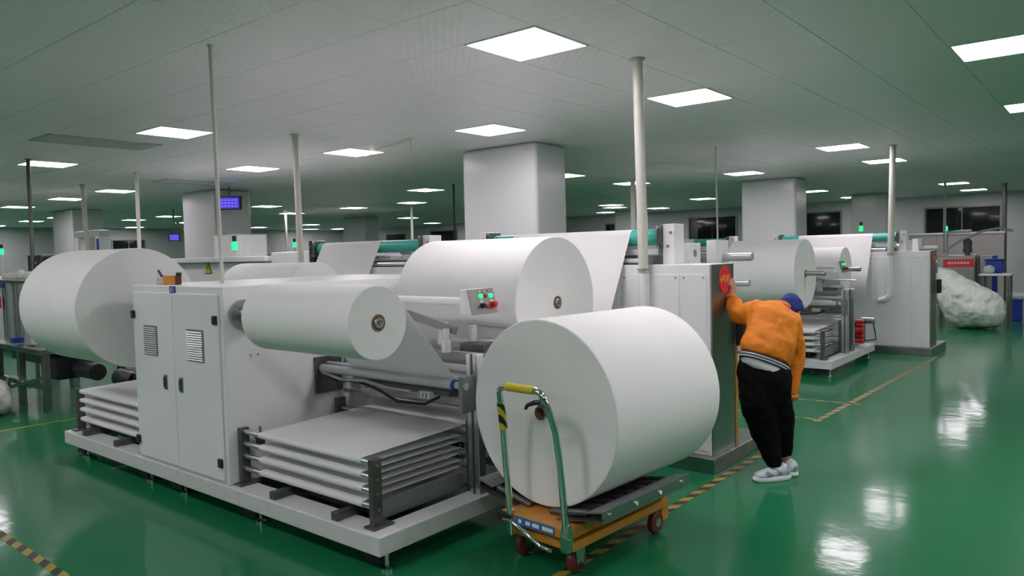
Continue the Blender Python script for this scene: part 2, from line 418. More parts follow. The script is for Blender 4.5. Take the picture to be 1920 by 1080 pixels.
# windows on the far wall
for k, (a, b_, z0, z1) in enumerate(((-4.63, -2.72, 1.72, 2.61), (-8.16, -7.10, 1.85, 2.66), (-12.42, -10.64, 1.72, 2.70), (-16.04, -14.34, 1.8, 2.62), (-29.3, -27.9, 1.8, 2.66), (-26.05, -24.33, 1.8, 2.70), (-20.6, -19.0, 1.8, 2.6))):
    w = struct(thing('window_%d' % (k+1), None, None, ((a+b_)/2, Y1, z0)))
    o = Vector(((a+b_)/2, Y1, z0))
    f = MB(o)
    for q in ((a-.05, b_+.05, z0-.05, z0), (a-.05, b_+.05, z1, z1+.05), (a-.05, a, z0, z1), (b_, b_+.05, z0, z1)): f.box(q[0], q[1], Y1-.03, Y1, q[2], q[3])
    f.build('window_frame', 'grey_plate', w)
    nP = 2 if b_-a > 1.2 else 1
    for q in range(nP):
        c0, c1 = a+(b_-a)*q/nP, a+(b_-a)*(q+1)/nP
        MB(o).box(c0+.01, c1-.01, Y1-.02, Y1-.008, z0, z1).build('pane', 'glass_dark', w)
w = struct(thing('window_8', None, None, (X0, 14.3, 1.9)))
f = MB((X0, 14.3, 1.9))
for q in ((13.6, 15.0, 1.86, 1.9), (13.6, 15.0, 2.5, 2.54), (13.6, 13.65, 1.9, 2.5), (14.95, 15.0, 1.9, 2.5)): f.box(X0, X0+.03, q[0], q[1], q[2], q[3])
f.build('window_frame', 'grey_plate', w)
for q in (13.65, 14.31): MB((X0, 14.3, 1.9)).box(X0+.005, X0+.018, q, q+.64, 1.9, 2.5).build('pane', 'glass_dark', w)

# floor tapes
def tape(p0, p1, w, material, label):
    p0, p1 = Vector((*p0, 0)), Vector((*p1, 0)); L = (p1-p0).length
    o = MB().box(0, L, -w/2, w/2, 0, .0012).build('floor_tape', material); o.location = p0; o.rotation_euler = (0, 0, math.atan2(p1.y-p0.y, p1.x-p0.x))
    return tag(o, label, 'floor tape', 'marking tapes on the floor')
tape((-2.13, 2.55), (-2.13, 6.1), .055, 'hazard', 'yellow and black hazard tape beside the nearest machine, running behind the hand cart')
tape((-2.13, 6.9), (-1.98, 11.7), .055, 'hazard_worn', 'worn yellow hazard tape running along the second machine towards the back')
tape((-6.6, 1.405), (-3.3, 1.405), .05, 'hazard', 'yellow and black hazard tape crossing the bottom left corner of the photo')
tape((-3.1, 6.98), (-2.16, 6.98), .04, 'hazard_worn', 'short worn tape leading left from the worker towards the machine gap')
tape((-3.1, 7.77), (-2.0, 7.88), .04, 'hazard_worn', 'thin worn tape across the floor in front of the second machine')
tape((-8.34, 1.9), (-8.27, 4.2), .035, 'floor_yellow', 'plain thin yellow floor line left of the nearest machine')

# ------------------------------------------------------------------ machine: unwind stand
WR, WL = -4.24, -5.45            # right and left faces of the central cabinet
FY = 2.36                        # front of the base frame
ORG = Vector((-4.83, 3.3, 0))
def make_unwinder():
    T = thing('tissue_unwinder', '', 'machine', ORG)
    def b(): return MB(ORG)
    # base frame
    BX0, BX1, BY0, BY1 = -6.82, -2.83, FY, 4.36
    f = b(); f.box(BX0, BX1, BY0, BY0+.16, .1, .2).box(BX0, BX1, BY1-.12, BY1, .1, .2)
    f.box(BX0, BX0+.14, BY0+.16, BY1-.12, .1, .2).box(BX1-.14, BX1, BY0+.16, BY1-.12, .1, .2)
    f.build('base_frame', 'frame_paint', T, bevel=.006)
    for x in (-6.1, -3.45):
        b().box(x-.05, x+.05, BY0+.16, BY1-.12, .11, .18).build('cross_member', 'dark_steel', T)
    for x in (-6.68, -5.55, -5.05, -4.13, -2.98):
        for y in (BY0+.12, BY1-.12):
            fo = b().box(x-.07, x+.07, y-.05, y+.05, .02, .1).build('mounting_block', 'black_rubber', T)
            b().lathe((x+.1, y-.03, 0), (0, 0, 1), [(0, 0), (0, .035), (.012, .035), (.022, .012), (.1, .012), (.1, 0)], 14).build('levelling_foot', 'chrome', fo)
    # central cabinet
    b().box(WL, WR, FY+.012, 4.36, .2, 1.435).build('cabinet_body', 'white_paint', T, bevel=.008)
    xm = (WL+WR)/2
    for k, (a, c) in enumerate(((WL+.03, xm-.004), (xm+.004, WR-.035))):
        d = b().box(a, c, FY-.004, FY+.011, .225, 1.385).build('door', 'white_paint', T, bevel=.004)
        vx = (-5.26, -5.067) if k == 0 else (-4.66, -4.449)
        vf = b().box(vx[0], vx[1], FY-.008, FY-.004, .952, 1.158).build('vent_panel', 'grey_plate', d)
        for q in range(13):
            z = .962+.0148*q
            b().bar((vx[0]+.008, FY-.010, z), (vx[1]-.008, FY-.010, z), .009, .009, up=(0, .5, 1)).build('vent_slat', 'tube_grey', d)
        hx = -4.97 if k == 0 else -4.758
        b().box(hx-.021, hx+.021, FY-.012, FY-.004, .735, .835).build('handle_plate', 'stainless', d, bevel=.004)
        b().box(hx-.010, hx+.010, FY-.022, FY-.012, .75, .82).build('handle', 'dark_steel', d, bevel=.004)
        gx = WL+.045 if k == 0 else WR-.055
        for z in (.34, 1.228): b().box(gx-.022, gx+.022, FY-.022, FY-.004, z-.028, z+.028).build('hinge', 'black_plastic', d, bevel=.005)
    st = b().box(-4.885, -4.816, FY+.004, FY+.012, 1.385, 1.431).build('nameplate', 'sticker_blue', T)
    b().add([(-4.875, FY+.003, 1.395), (-4.862, FY+.003, 1.395), (-4.845, FY+.003, 1.422), (-4.855, FY+.003, 1.424)], [(0, 1, 2, 3)]).add([(-4.84, FY+.003, 1.395), (-4.826, FY+.003, 1.395), (-4.832, FY+.003, 1.412)], [(0, 1, 2)]).build('emblem', 'sticker_white', st)
    for z in (.99, .985):
        pass
    bo = b()
    for yy in (2.55, 2.60): bo.cyl((WR, yy, .992), (WR+.004, yy, .992), .006, 8)
    bo.build('wall_bolts', 'seam', T)
    v = b().cyl((WR, 2.57, .47), (WR+.05, 2.57, .47), .018, 12); v.box(WR+.02, WR+.06, 2.55, 2.59, .43, .47); v.build('valve', 'dark_steel', T)
    b().cyl((WR+.04, 2.57, .47), (WR+.04, 2.57, .54), .008, 10).build('valve_lever', 'stainless', T)
    # cantilevered sides
    for s, wall in ((1, WR), (-1, WL)):
        X = lambda d: wall+s*d
        for cy in (2.506, 4.08):
            fl = b().lathe((wall, cy, 1.254), (s, 0, 0), [(0, 0), (0, .095), (.035, .095), (.035, .058), (.15, .055), (.15, 0)], 32).build('spindle_flange', 'stainless', T)
            for q in range(6):
                a = PI/6+q*PI/3
                b().cyl((X(.035), cy+.078*math.cos(a), 1.254+.078*math.sin(a)), (X(.043), cy+.078*math.cos(a), 1.254+.078*math.sin(a)), .008, 8).build('bolt', 'chrome', fl)
            sp = b().lathe((X(.07), cy, 1.254), (s, 0, 0), [(0, 0), (0, .030), (1.22, .030), (1.23, .026), (1.23, .014), (1.222, .014), (1.222, .008), (1.232, .008), (1.232, 0)], 24).build('spindle', 'stainless', T)
        # idler rollers under the front roll
        b().cyl((X(.03), 3.065, .845), (X(1.27), 3.065, .845), .028, 24).build('idler_roller', 'tube_grey', T)
        e = b().cyl((X(1.27), 3.065, .845), (X(1.285), 3.065, .845), .031, 20).build('roller_collar', 'blue_plastic', T)
        b().cyl((X(1.285), 3.065, .845), (X(1.37), 3.065, .845), .022, 16).build('roller_shaft', 'aluminium', T)
        b().cyl((X(.0), 3.12, .87), (X(1.2), 3.12, .87), .016, 16).build('guide_rod', 'tube_grey', T)
        b().box(X(0), X(.02), 3.02, 3.24, .67, .92).build('wall_bracket', 'dark_steel', T, bevel=.003)
        b().box(X(1.33), X(1.36), 3.04, 3.3, .69, .9).build('side_bracket', 'grey_plate', T, bevel=.003)
        # right-hand upright profiles
        for yy in (3.17, 3.42):
            p = b().box(X(1.30), X(1.385), yy-.03, yy+.03, .2, 1.02).build('upright_profile', 'aluminium', T, bevel=.004)
            b().box(X(1.335), X(1.35), yy-.033, yy-.030, .2, 1.02).build('profile_slot', 'dark_steel', p)
        # bars and rollers behind
        for k, (yy, z, h, m_) in enumerate(((3.30, .905, .035, 'aluminium'), (3.36, .965, .05, 'grey_plate'), (3.44, .90, .05, 'tube_grey'), (3.50, .80, .06, 'grey_plate'))):
            b().box(X(0), X(1.30), yy-.02, yy+.02, z-h/2, z+h/2).build('cross_bar', m_, T, bevel=.003)
        b().cyl((X(.02), 3.30, .84), (X(1.30), 3.30, .84), .030, 24).build('nip_roller', 'tube_grey', T)
        b().cyl((X(.02), 3.40, .74), (X(1.30), 3.40, .74), .055, 24).build('drum_roller', 'grey_plate', T)
        b().cyl((X(.02), 3.26, .66), (X(1.30), 3.26, .66), .016, 16).build('tie_rod', 'aluminium', T)
        # cable tray with air fittings
        b().box(X(.25), X(1.18), 3.12, 3.2, .755, .785).build('cable_tray', 'dark_steel', T, bevel=.003)
        for xx, dx in ((.42, .07), (.95, .10)):
            c = b().box(X(xx), X(xx+dx), 3.08, 3.12, .735, .775).build('connector_block', 'sticker_white', T, bevel=.003)
            for q in range(3): b().box(X(xx+.012+q*dx*.3), X(xx+.02+q*dx*.3), 3.075, 3.08, .742, .768).build('terminal', 'grey_plate', c)
        pts = [(X(.08), 3.06, .80), (X(.2), 3.05, .775), (X(.4), 3.06, .79), (X(.62), 3.06, .75), (X(.8), 3.05, .70), (X(1.02), 3.07, .705), (X(1.1), 3.12, .75)]
        b().tube(pts, .009, 8).build('air_hose', 'black_rubber', T)
        pts = [(X(.05), 3.05, .82), (X(.25), 3.045, .79), (X(.5), 3.05, .80), (X(.7), 3.06, .775), (X(.9), 3.07, .77)]
        b().tube(pts, .010, 8).build('air_hose', 'hose', T)
        # knife block assembly beside the web
        for (xx, yy, r, z0, z1) in ((.99, 3.30, .034, .99, 1.07), (.99, 3.30, .024, 1.07, 1.135), (.86, 3.40, .035, 1.02, 1.16), (1.03, 3.50, .030, 1.04, 1.14), (1.20, 3.56, .018, 1.0, 1.06)):
            b().cyl((X(xx), yy, z0), (X(xx), yy, z1), r, 18).build('air_cylinder', 'tube_grey', T)
        b().box(X(.80), X(1.22), 3.52, 3.60, 1.02, 1.05).build('knife_beam', 'aluminium', T, bevel=.003)
        b().box(X(.95), X(1.16), 3.46, 3.52, .93, 1.03).build('knife_block', 'dark_steel', T, bevel=.004)
        b().cyl((X(.9), 3.62, 1.13), (X(1.36), 3.62, 1.12), .008, 10).build('knife_rod', 'aluminium', T)
        b().bar((X(.62), 3.30, 1.22), (X(1.04), 3.34, 1.12), .012, .05).build('deflector_strip', 'grey_plate', T)
        b().box(X(.0), X(1.30), 3.58, 3.62, .86, .95).build('cross_bar', 'aluminium', T, bevel=.003)
        # control box on its arm
        b().cyl((X(0), 3.33, 1.305), (X(1.19), 3.33, 1.305), .026, 24).build('control_arm', 'white_paint', T)
        cb = b().prism([(X(1.19), 1.235), (X(1.29), 1.235), (X(1.25), 1.385), (X(1.19), 1.385)], 'y', 3.22, 3.44).build('control_box', 'white_paint', T, bevel=.004)
        nrm = Vector((s*.966, 0, .258)); base = Vector((X(1.29), 0, 1.235)); upv = Vector((-s*.258, 0, .966))
        def fp(y, h, o=0): q = base+upv*h+nrm*o; return (q.x, y, q.z)
        b().add([fp(3.215, 0, .001), fp(3.445, 0, .001), fp(3.445, .155, .001), fp(3.215, .155, .001), fp(3.215, 0, .006), fp(3.445, 0, .006), fp(3.445, .155, .006), fp(3.215, .155, .006)],
                [(0, 3, 2, 1), (4, 5, 6, 7), (0, 1, 5, 4), (1, 2, 6, 5), (2, 3, 7, 6), (3, 0, 4, 7)]).build('control_plate', 'plate_steel', cb)
        def knob(nm, y, h, r, L, m_):
            p = Vector(fp(y, h, .005)); b().lathe(p, nrm, [(0, 0), (0, r*1.15), (.006, r*1.15), (.006, r), (L, r*.9), (L+.004, r*.6), (L+.004, 0)], 16).build(nm, m_, cb)
        knob('green_button', 3.315, .108, .013, .016, 'led_green'); knob('green_button', 3.405, .108, .013, .016, 'led_green')
        knob('red_button', 3.362, .110, .011, .012, 'red_plastic'); knob('selector_switch', 3.315, .05, .014, .03, 'black_plastic')
        knob('red_button', 3.352, .048, .012, .012, 'red_plastic'); knob('stop_button', 3.408, .05, .019, .035, 'red_plastic')
        for y in (3.315, 3.362, 3.405):
            b().add([fp(y-.014, .131, .008), fp(y+.014, .131, .008), fp(y+.014, .142, .008), fp(y-.014, .142, .008)], [(0, 1, 2, 3)]).build('button_tag', 'black_plastic', cb)
            b().add([fp(y-.009, .133, .009), fp(y+.009, .133, .009), fp(y+.009, .140, .009), fp(y-.009, .140, .009)], [(0, 1, 2, 3)]).build('button_tag', 'sticker_white', cb)
        for y in (3.315, 3.405):
            b().add([fp(y-.014, .072, .008), fp(y+.014, .072, .008), fp(y+.014, .083, .008), fp(y-.014, .083, .008)], [(0, 1, 2, 3)]).build('button_tag', 'sticker_white', cb)
        # zig-zag rack under the roll
        zf = (.53, .455, .38, .30); zr = (.55, .4925, .4175, .34, .27)
        for d0 in (.012, 1.255):
            p = b().box(X(d0), X(d0+.038), 2.43, 2.49, .2, .555).build('rack_post', 'dark_steel', T, bevel=.003)
            b().box(X(d0-.01), X(d0+.07), 2.40, 2.54, .2, .212).build('post_foot', 'dark_steel', p)
            if d0 > 1:
                for z in zf: b().cyl((X(d0+.038), 2.46, z-.01), (X(d0+.045), 2.46, z-.01), .009, 8).build('bolt', 'stainless', p)
        for d0 in (.012, 1.255): b().box(X(d0), X(d0+.04), 3.17, 3.24, .2, .62).build('rack_post', 'dark_steel', T, bevel=.003)
        for z in zf: b().cyl((X(.05), 2.46, z), (X(1.26), 2.46, z), .016, 18).build('rack_roller', 'aluminium', T)
        for z in zr[:4]: b().cyl((X(.05), 3.205, z), (X(1.26), 3.205, z), .016, 18).build('rack_roller', 'aluminium', T)
        for dd in (.42, 1.0):
            b().box(X(dd), X(dd+.05), 2.38, 2.56, .2, .245).build('floor_bracket', 'dark_steel', T, bevel=.003)
        b().box(X(.35), X(1.1), 2.56, 2.64, .2, .26).build('floor_rail', 'black_rubber', T)
        b().box(X(1.19), X(1.22), 2.5, 3.17, .2, .30).build('side_plate', 'grey_plate', T, bevel=.003)
        b().box(X(.05), X(1.19), 2.66, 3.6, .2, .215).build('drip_tray', 'grey_plate', T)
    # valve bundle at the rear right corner
    pv = b()
    for q, (yy, zz, rr_) in enumerate(((3.74, .30, .035), (3.77, .37, .03), (3.73, .44, .04), (3.79, .50, .025), (3.74, .56, .03))): pv.cyl((-2.92, yy, zz), (-2.82-.02*(q % 2), yy, zz), rr_, 14)
    pv.build('red_valve', 'red_plastic', T)
    b().box(-2.96, -2.86, 3.83, 4.0, .26, .55).build('motor', 'black_plastic', T, bevel=.01)
    b().cyl((-2.9, 3.95, .56), (-2.73, 3.95, .56), .045, 18).build('gearbox', 'stainless', T)
    b().tube([(-2.75, 3.95, .52), (-2.73, 3.96, .4), (-2.72, 3.97, .3), (-2.86, 3.97, .28)], .008, 8).build('cable', 'black_rubber', T)
    return T
unw = make_unwinder()
unw['label'] = 'nearest white tissue machine stand with twin-door cabinet and paper racks in the foreground'

# zig-zag paper layers in the racks and the web from roll to roller
def rack_web(wall, s, dx, dy, label, d0=.22, d1=1.18):
    zf = (.53, .455, .38, .30); zr = (.55, .4925, .4175, .34)
    x0, x1 = wall+s*d0+dx, wall+s*d1+dx
    path = [(3.9, .62), (3.205, zr[0]+.018)]
    r = .0175
    for i in range(4):
        path += arc(2.46, zf[i], r, 90, 270, 8)
        if i < 3: path += arc(3.205, zr[i+1], r, 90, -90, 8)
    path += [(3.205, .27)]
    path = [(y+dy, z) for y, z in path]
    o = MB((x0, 2.46+dy, .28)).sheet(path, x0, x1, .0016).build('paper_web', 'web')
    return tag(o, label, 'paper web', 'paper webs threaded through the machines')
rack_web(WR, 1, 0, 0, 'white paper layers threaded through the low rack at the front centre')
rack_web(WL, -1, 0, 0, 'white paper layers threaded through the low rack at the left end of the nearest machine', d0=.06, d1=1.24)
rack_web(WR, 1, .16, 6.9, 'paper layers in the low rack of the second machine behind the worker')
def roll_web(x0, x1, dy, label, c=(2.506, 1.254), R=.195, e=(3.065, .845), r=.029):
    d = Vector((e[0]-c[0], e[1]-c[1])); L = d.length; d /= L; n = Vector((-d.y, d.x))
    if n.y < 0: n = -n
    p = (c[0]+n.x*(R+.001), c[1]+n.y*(R+.001)); q = (e[0]+n.x*r, e[1]+n.y*r)
    a0 = math.degrees(math.atan2(n.y, n.x))
    path = [p, ((p[0]+q[0])/2, (p[1]+q[1])/2-.002), q]+arc(e[0], e[1], r, a0-10, 80-60, 3)+[(3.20, .80), (3.28, .805)]
    o = MB((x0, e[0]+dy, .6)).sheet([(y+dy, z) for y, z in path], x0, x1, .0015).build('paper_web', 'web')
    return tag(o, label, 'paper web', 'paper webs threaded through the machines')
roll_web(-3.90, -2.965, 0, 'slanting paper sheet running from the small front roll down to the idler roller')

# ------------------------------------------------------------------ paper rolls
def paper_roll(x0, x1, cy, cz, R, label, core=.045, group='paper rolls on the machines'):
    t = thing('paper_roll', label, 'paper roll', ((x0+x1)/2, cy, cz-R), group=group)
    o = Vector(t.location); L = x1-x0; bv = .006
    p = MB(o)
    prof = [(0, core), (0, R-bv), (bv*.3, R-bv*.3), (bv, R), (L-bv, R), (L-bv*.3, R-bv*.3), (L, R-bv), (L, core)]
    p.lathe((x0, cy, cz), (1, 0, 0), prof, 128); p.lathe((x0, cy, cz), (1, 0, 0), [(0, core), (L, core)], 32)
    p.build('paper', 'paper', t)
    MB(o).lathe((x0-.004, cy, cz), (1, 0, 0), [(0, core-.012), (0, core-.0005), (L+.008, core-.0005), (L+.008, core-.012)], 32, closed=True).build('core', 'cardboard', t)
    return t
paper_roll(-3.93, -2.955, 2.506, 1.254, .195, 'small white paper roll on a steel flange at the front centre')
paper_roll(-4.08, -2.955, 4.08, 1.254, .447, 'big white paper roll behind the control box with green buttons')
paper_roll(-6.76, -5.65, 2.506, 1.254, .445, 'very large white paper roll at the left edge, partly behind the cabinet')
paper_roll(-6.83, -5.65, 4.08, 1.254, .30, 'white paper roll of which only the top shows above the twin-door cabinet')
paper_roll(-4.06+.16, -3.02, 2.506+6.9, 1.254, .425, 'larger front paper roll of the second machine, above the blue-capped worker')
paper_roll(-4.06+.16, -2.98, 4.08+6.9, 1.254, .31, 'smaller rear paper roll of the second machine beside its white cabinet')

# ------------------------------------------------------------------ machine: folder
FO = Vector((-4.83, 5.4, 0))
def make_folder():
    T = thing('tissue_folder', '', 'machine', FO)
    def b(): return MB(FO)
    XR, XL = -2.24, -7.42; F = 4.95
    b().box(XL-.04, XR+.04, F-.08, 5.89, 0, .107).build('plinth', 'plinth_steel', T, bevel=.004)
    body = b().box(XL, XR-.012, F, 5.34, .107, 1.483).build('body', 'white_paint', T, bevel=.006)
    b().box(XL+.3, -2.75, 5.34, 6.15, .107, 1.32).build('rear_body', 'white_paint', T, bevel=.006)
    # front panels, proud by a few millimetres
    for (a, c) in ((-7.38, -6.6), (-6.57, -5.8), (-3.9, -3.0), (-2.97, -2.49), (-2.475, -2.275)):
        for z0, z1 in (((.14, 1.412),) if a > -2.9 else ((.14, .86), (.87, 1.412))):
            p = b().box(a, c, F-.006, F, z0, z1).build('front_panel', 'white_paint', T, bevel=.0025)
            for q in ((a+.025, z1-.025), (c-.025, z1-.025)): b().cyl((q[0], F-.009, q[1]), (q[0], F-.006, q[1]), .007, 8).build('screw', 'seam', p)
    b().box(XR-.012, XR, F+.004, 5.34, .107, 1.480).build('end_plate', 'stainless', T, bevel=.002)
    b().box(XR-.001, XR+.055, 5.36, 5.46, .86, 1.06).build('switch_box', 'black_plastic', T, bevel=.006)
    b().box(-2.6, XR-.02, 5.36, 5.62, .8, 1.14).build('rear_box', 'white_paint', T, bevel=.006)
    b().box(XR-.10, XR, 5.36, 5.40, .107, .86).build('rear_post', 'orange_paint', T)
    # duct under the pole
    b().tube([(-2.752, F-.05, 1.42), (-2.752, F-.05, .95), (-2.752, F-.05, .86), (-2.80, F-.05, .80), (-2.90, F-.03, .765)], .042, 18).build('cable_duct', 'white_paint', T)
    # top rollers, left and right halves
    for (a, c) in ((-6.95, -5.29), (-4.36, -2.71)):
        b().cyl((a, 5.1, 1.69), (c, 5.1, 1.69), .062, 32).build('green_roller', 'green_rubber', T)
        b().cyl((a-.06, 5.1, 1.69), (c+.06, 5.1, 1.69), .022, 16).build('roller_shaft', 'dark_steel', T)
        for x, s in ((c+.01, 1), (a-.01, -1)):
            be = b().prism([(5.03, 1.60), (5.17, 1.60), (5.19, 1.64), (5.19, 1.74), (5.17, 1.78), (5.03, 1.78), (5.01, 1.74), (5.01, 1.64)], 'x', x, x+s*.035).build('bearing_housing', 'dark_steel', T, bevel=.004)
            brm = 'black_plastic' if (s < 0 and a < -6) else 'white_paint'
            for z in (1.615, 1.765): b().cyl((x+s*.012, 5.012, z), (x+s*.012, 5.0, z), .012, 8).build('bolt', 'chrome', be)
            bx0, bx1 = (x+s*.035, x+s*.13)
            br = b().box(bx0, bx1, 5.04, 5.2, 1.48, 1.785).build('roller_bracket', brm, T, bevel=.004)
            for q in ((.7, 1.72), (.45, 1.62)):
                xx = bx0+(bx1-bx0)*q[0]; b().cyl((xx, 5.04, q[1]), (xx, 5.034, q[1]), .011, 10).build('bolt', 'seam', br)
        cr = b().box(a, c, 5.06, 5.1, 1.555, 1.60).build('cross_rail', 'tube_grey', T, bevel=.003)
        for q in range(9): b().cyl((a+.1+q*(c-a-.2)/8, 5.06, 1.577), (a+.1+q*(c-a-.2)/8, 5.055, 1.577), .007, 8).build('bolt', 'dark_steel', cr)
        b().cyl((a+.1, 4.99, 1.515), (c-.12, 4.99, 1.515), .020, 20).build('idler_roller', 'aluminium', T)
        b().cyl((c-.12, 4.99, 1.515), (c-.105, 4.99, 1.515), .023, 16).build('roller_collar', 'blue_plastic', T)
        b().box(c-.105, c-.03, 4.965, 5.03, 1.48, 1.545).build('roller_clamp', 'plinth_steel', T, bevel=.004)
        b().box(a, c, 5.12, 5.3, 1.48, 1.55).build('top_rail', 'grey_plate', T, bevel=.003)
    # delivery rollers reaching out at the back
    b().cyl((-4.2, 5.86, 1.52), (-2.30, 5.86, 1.52), .034, 24).build('delivery_roller', 'tube_grey', T)
    b().cyl((-4.2, 5.80, 1.31), (-2.30, 5.80, 1.31), .028, 24).build('delivery_roller', 'tube_grey', T)
    b().box(-2.62, -2.54, 5.7, 5.96, 1.32, 1.66).build('delivery_bracket', 'white_paint', T, bevel=.004)
    b().cyl((-4.2, 5.45, 1.56), (-2.6, 5.45, 1.56), .03, 20).build('delivery_roller', 'tube_grey', T)
    b().box(-2.66, -2.60, 5.34, 5.55, 1.46, 1.64).build('delivery_bracket', 'white_paint', T, bevel=.004)
    # round number sign
    return T
fold = make_folder()
fold['label'] = 'white folding cabinet of the nearest machine with stainless end and green top rollers'
def number_sign(T, rim, letters):
    s = MB(FO).lathe((-2.24, 5.18, 1.366), (1, 0, 0), [(0, .102), (.003, .102), (.004, .098), (.004, 0)], 40).build('number_sign', rim, T)
    text_mesh('lettering', '6\u53f7\u673a', .066, letters, s, Vector((-2.2355, 5.18, 1.368))-FO, (PI/2, 0, PI/2), .0005, sx=1.0)
    return s
fold2 = copy_tree(fold); unw2 = copy_tree(unw)
number_sign(fold, 'sign_red', 'sign_yellow'); number_sign(fold2, 'sign_orange', 'sign_yellow')
fold2.location = FO+Vector((.16, 6.9, 0)); fold2['label'] = 'white folding cabinet of the second machine, farther back on the right'
unw2.location = ORG+Vector((.16, 6.9, 0)); unw2['label'] = 'second tissue machine stand with red valves, in the background right of the worker'
# webs over the green rollers
def top_web(x0, x1, dx, dy, low, label):
    path = [low, (low[0]+(5.038-low[0])*.5, low[1]+(1.70-low[1])*.5)]+arc(5.1, 1.69, .0635, 172, 60, 8)+[(5.25, 1.66), (5.34, 1.60)]
    o = MB((x0+dx, low[0]+dy, low[1])).sheet([(y+dy, z) for y, z in path], x0+dx, x1+dx, .0015).build('paper_web', 'web')
    return tag(o, label, 'paper web', 'paper webs threaded through the machines')
top_web(-4.12, -2.945, 0, 0, (4.56, .80), 'wide paper sheet rising behind the big roll to a green roller')
top_web(-6.85, -5.88, 0, 0, (4.56, .80), 'paper sheet rising to the left green roller, behind the small front roll')
top_web(-4.10, -3.02, .16, 6.9, (4.56, .80), 'paper sheet rising to the green roller of the second machine')
top_web(-6.85, -5.88, .16, 6.9, (4.56, .80), 'distant paper sheet on the left green roller of the second machine')
def rear_web(x0, x1, dx, dy, label):
    path = [(5.3, 1.60)]+arc(5.86, 1.52, .0355, 80, -70, 6)+arc(5.80, 1.31, .0295, 70, 200, 6)+[(5.5, 1.35)]
    o = MB((x0+dx, 5.5+dy, 1.3)).sheet([(y+dy, z) for y, z in path], x0+dx, x1+dx, .0015).build('paper_web', 'web')
    return tag(o, label, 'paper web', 'paper webs threaded through the machines')
rear_web(-3.9, -2.66, 0, 0, 'narrow strip of paper around the rear rollers, beside the number sign')

# ------------------------------------------------------------------ poles
def pole(p0, p1, r, label, material='pole_cream', collar=None):
    t = thing('service_pole', label, 'pole', p0, group='service poles')
    o = Vector(p0)
    MB(o).cyl(p0, p1, r, 20).build('shaft', material, t)
    p1 = Vector(p1)
    MB(o).cyl(p1-Vector((0, 0, .012)), p1, r*1.5, 20).build('ceiling_rose', material, t)
    if collar:
        q = Vector(p0).lerp(p1, (collar-p0[2])/(p1.z-p0[2]))
        MB(o).cyl(q-Vector((0, 0, .006)), q+Vector((0, 0, .006)), r*1.22, 20).build('collar', 'stainless', t)
    return t
ZT = ZC-.006
pole((-2.752, 4.900, 1.422), (-2.795, 4.93, ZT), .038, 'thick cream pole in front of the nearest folding cabinet, right of the central column', collar=1.45)
pole((-7.28, 5.06, 1.484), (-7.36, 5.1, ZT), .036, 'thick cream pole rising left of the central column behind the front roll')
pole((-4.81, 2.70, 1.436), (-4.66, 2.60, ZT), .013, 'thin leaning cream pole on top of the twin-door cabinet')
pole((-2.585, 11.80, 1.422), (-2.56, 11.83, ZT), .042, 'cream pole on the second machine at right', collar=1.45)
pole((-14.5, 5.6, 0.0), (-14.53, 5.54, ZT), .04, 'cream pole behind the top of the large left roll, the thicker of two')
pole((-12.0, 5.35, 0.0), (-12.09, 5.41, ZT), .03, 'slim cream pole behind the top of the large left roll, the right one')
pole((-11.28, 3.62, 0.0), (-11.40, 3.68, ZT), .025, 'dark grey upright pole at the far left', 'dark_steel')
pole((-10.5, 11.0, 0.0), (-10.54, 11.03, ZT), .022, 'black slim pole just left of the central column', 'black_plastic')
pole((-7.6, 13.15, 0.0), (-7.6, 13.15, ZT), .05, 'cream pole seen between the central column and the thick near pole')
pole((-4.42, 10.0, 1.437), (-4.445, 10.0, ZT), .012, 'very thin rod between the near pole and the right-hand far column', 'pole_cream')
pole((-2.25, 22.0, 0.0), (-2.25, 22.0, ZT), .05, 'dark pole at the right end of the pale partition', 'dark_steel')
pole((-3.2, 19.7, 0.0), (-3.21, 19.97, ZT), .03, 'slim pole in front of the long dark window on the right')
pole((-15.8, 14.77, 0.0), (-15.8, 14.77, ZT), .04, 'slim cream pole below a ceiling light, left of the black pole')
pole((-20.6, 13.8, 0.0), (-20.66, 13.85, ZT), .035, 'distant cream pole just left of the thick left pole')
pole((-7.75, 20.0, 0.0), (-7.75, 20.0, ZT), .04, 'distant cream pole in front of a dark window')

# ------------------------------------------------------------------ hand cart with roll
CR = math.radians(-4); CO = Vector((-2.25, 3.35, 0))
cart = thing('hand_cart', 'orange wheeled lift cart with chrome push handle carrying a paper roll', 'cart', CO, CR)
def cb_(): return MB()
PX = .02
cb_().box(PX-.225, PX+.225, -.47, .40, .205, .262).build('platform', 'orange_paint', cart, bevel=.006)
cb_().box(PX-.225, PX-.185, -.44, .42, .14, .185).box(PX+.185, PX+.225, -.44, .42, .14, .185).box(PX-.185, PX+.185, -.44, -.38, .14, .185).box(PX-.185, PX+.185, .36, .42, .14, .185).build('lower_frame', 'orange_paint', cart, bevel=.005)
for sx in (-1, 1):
    cb_().box(PX+sx*.19-.02, PX+sx*.19+.02, .38, .45, .06, .2).build('rear_bracket', 'orange_paint', cart, bevel=.004)
    cb_().bar((PX+sx*.15, -.35, .17), (PX+sx*.15, .3, .22), .02, .03).build('scissor_arm', 'dark_steel', cart)
lb = cb_().box(PX-.12, PX+.14, -.474, -.4705, .213, .254).build('label_plate', 'blue_label', cart)
for q, (a, w_) in enumerate(((-.10, .02), (-.05, .03), (-.005, .045), (.06, .07))):
    cb_().box(PX+a, PX+a+w_, -.4752, -.474, .224, .243).build('print_mark', 'sticker_white', lb)
cb_().box(PX-.225, PX-.13, -.50, -.47, .235, .262).build('pedal_pad', 'black_rubber', cart, bevel=.006)
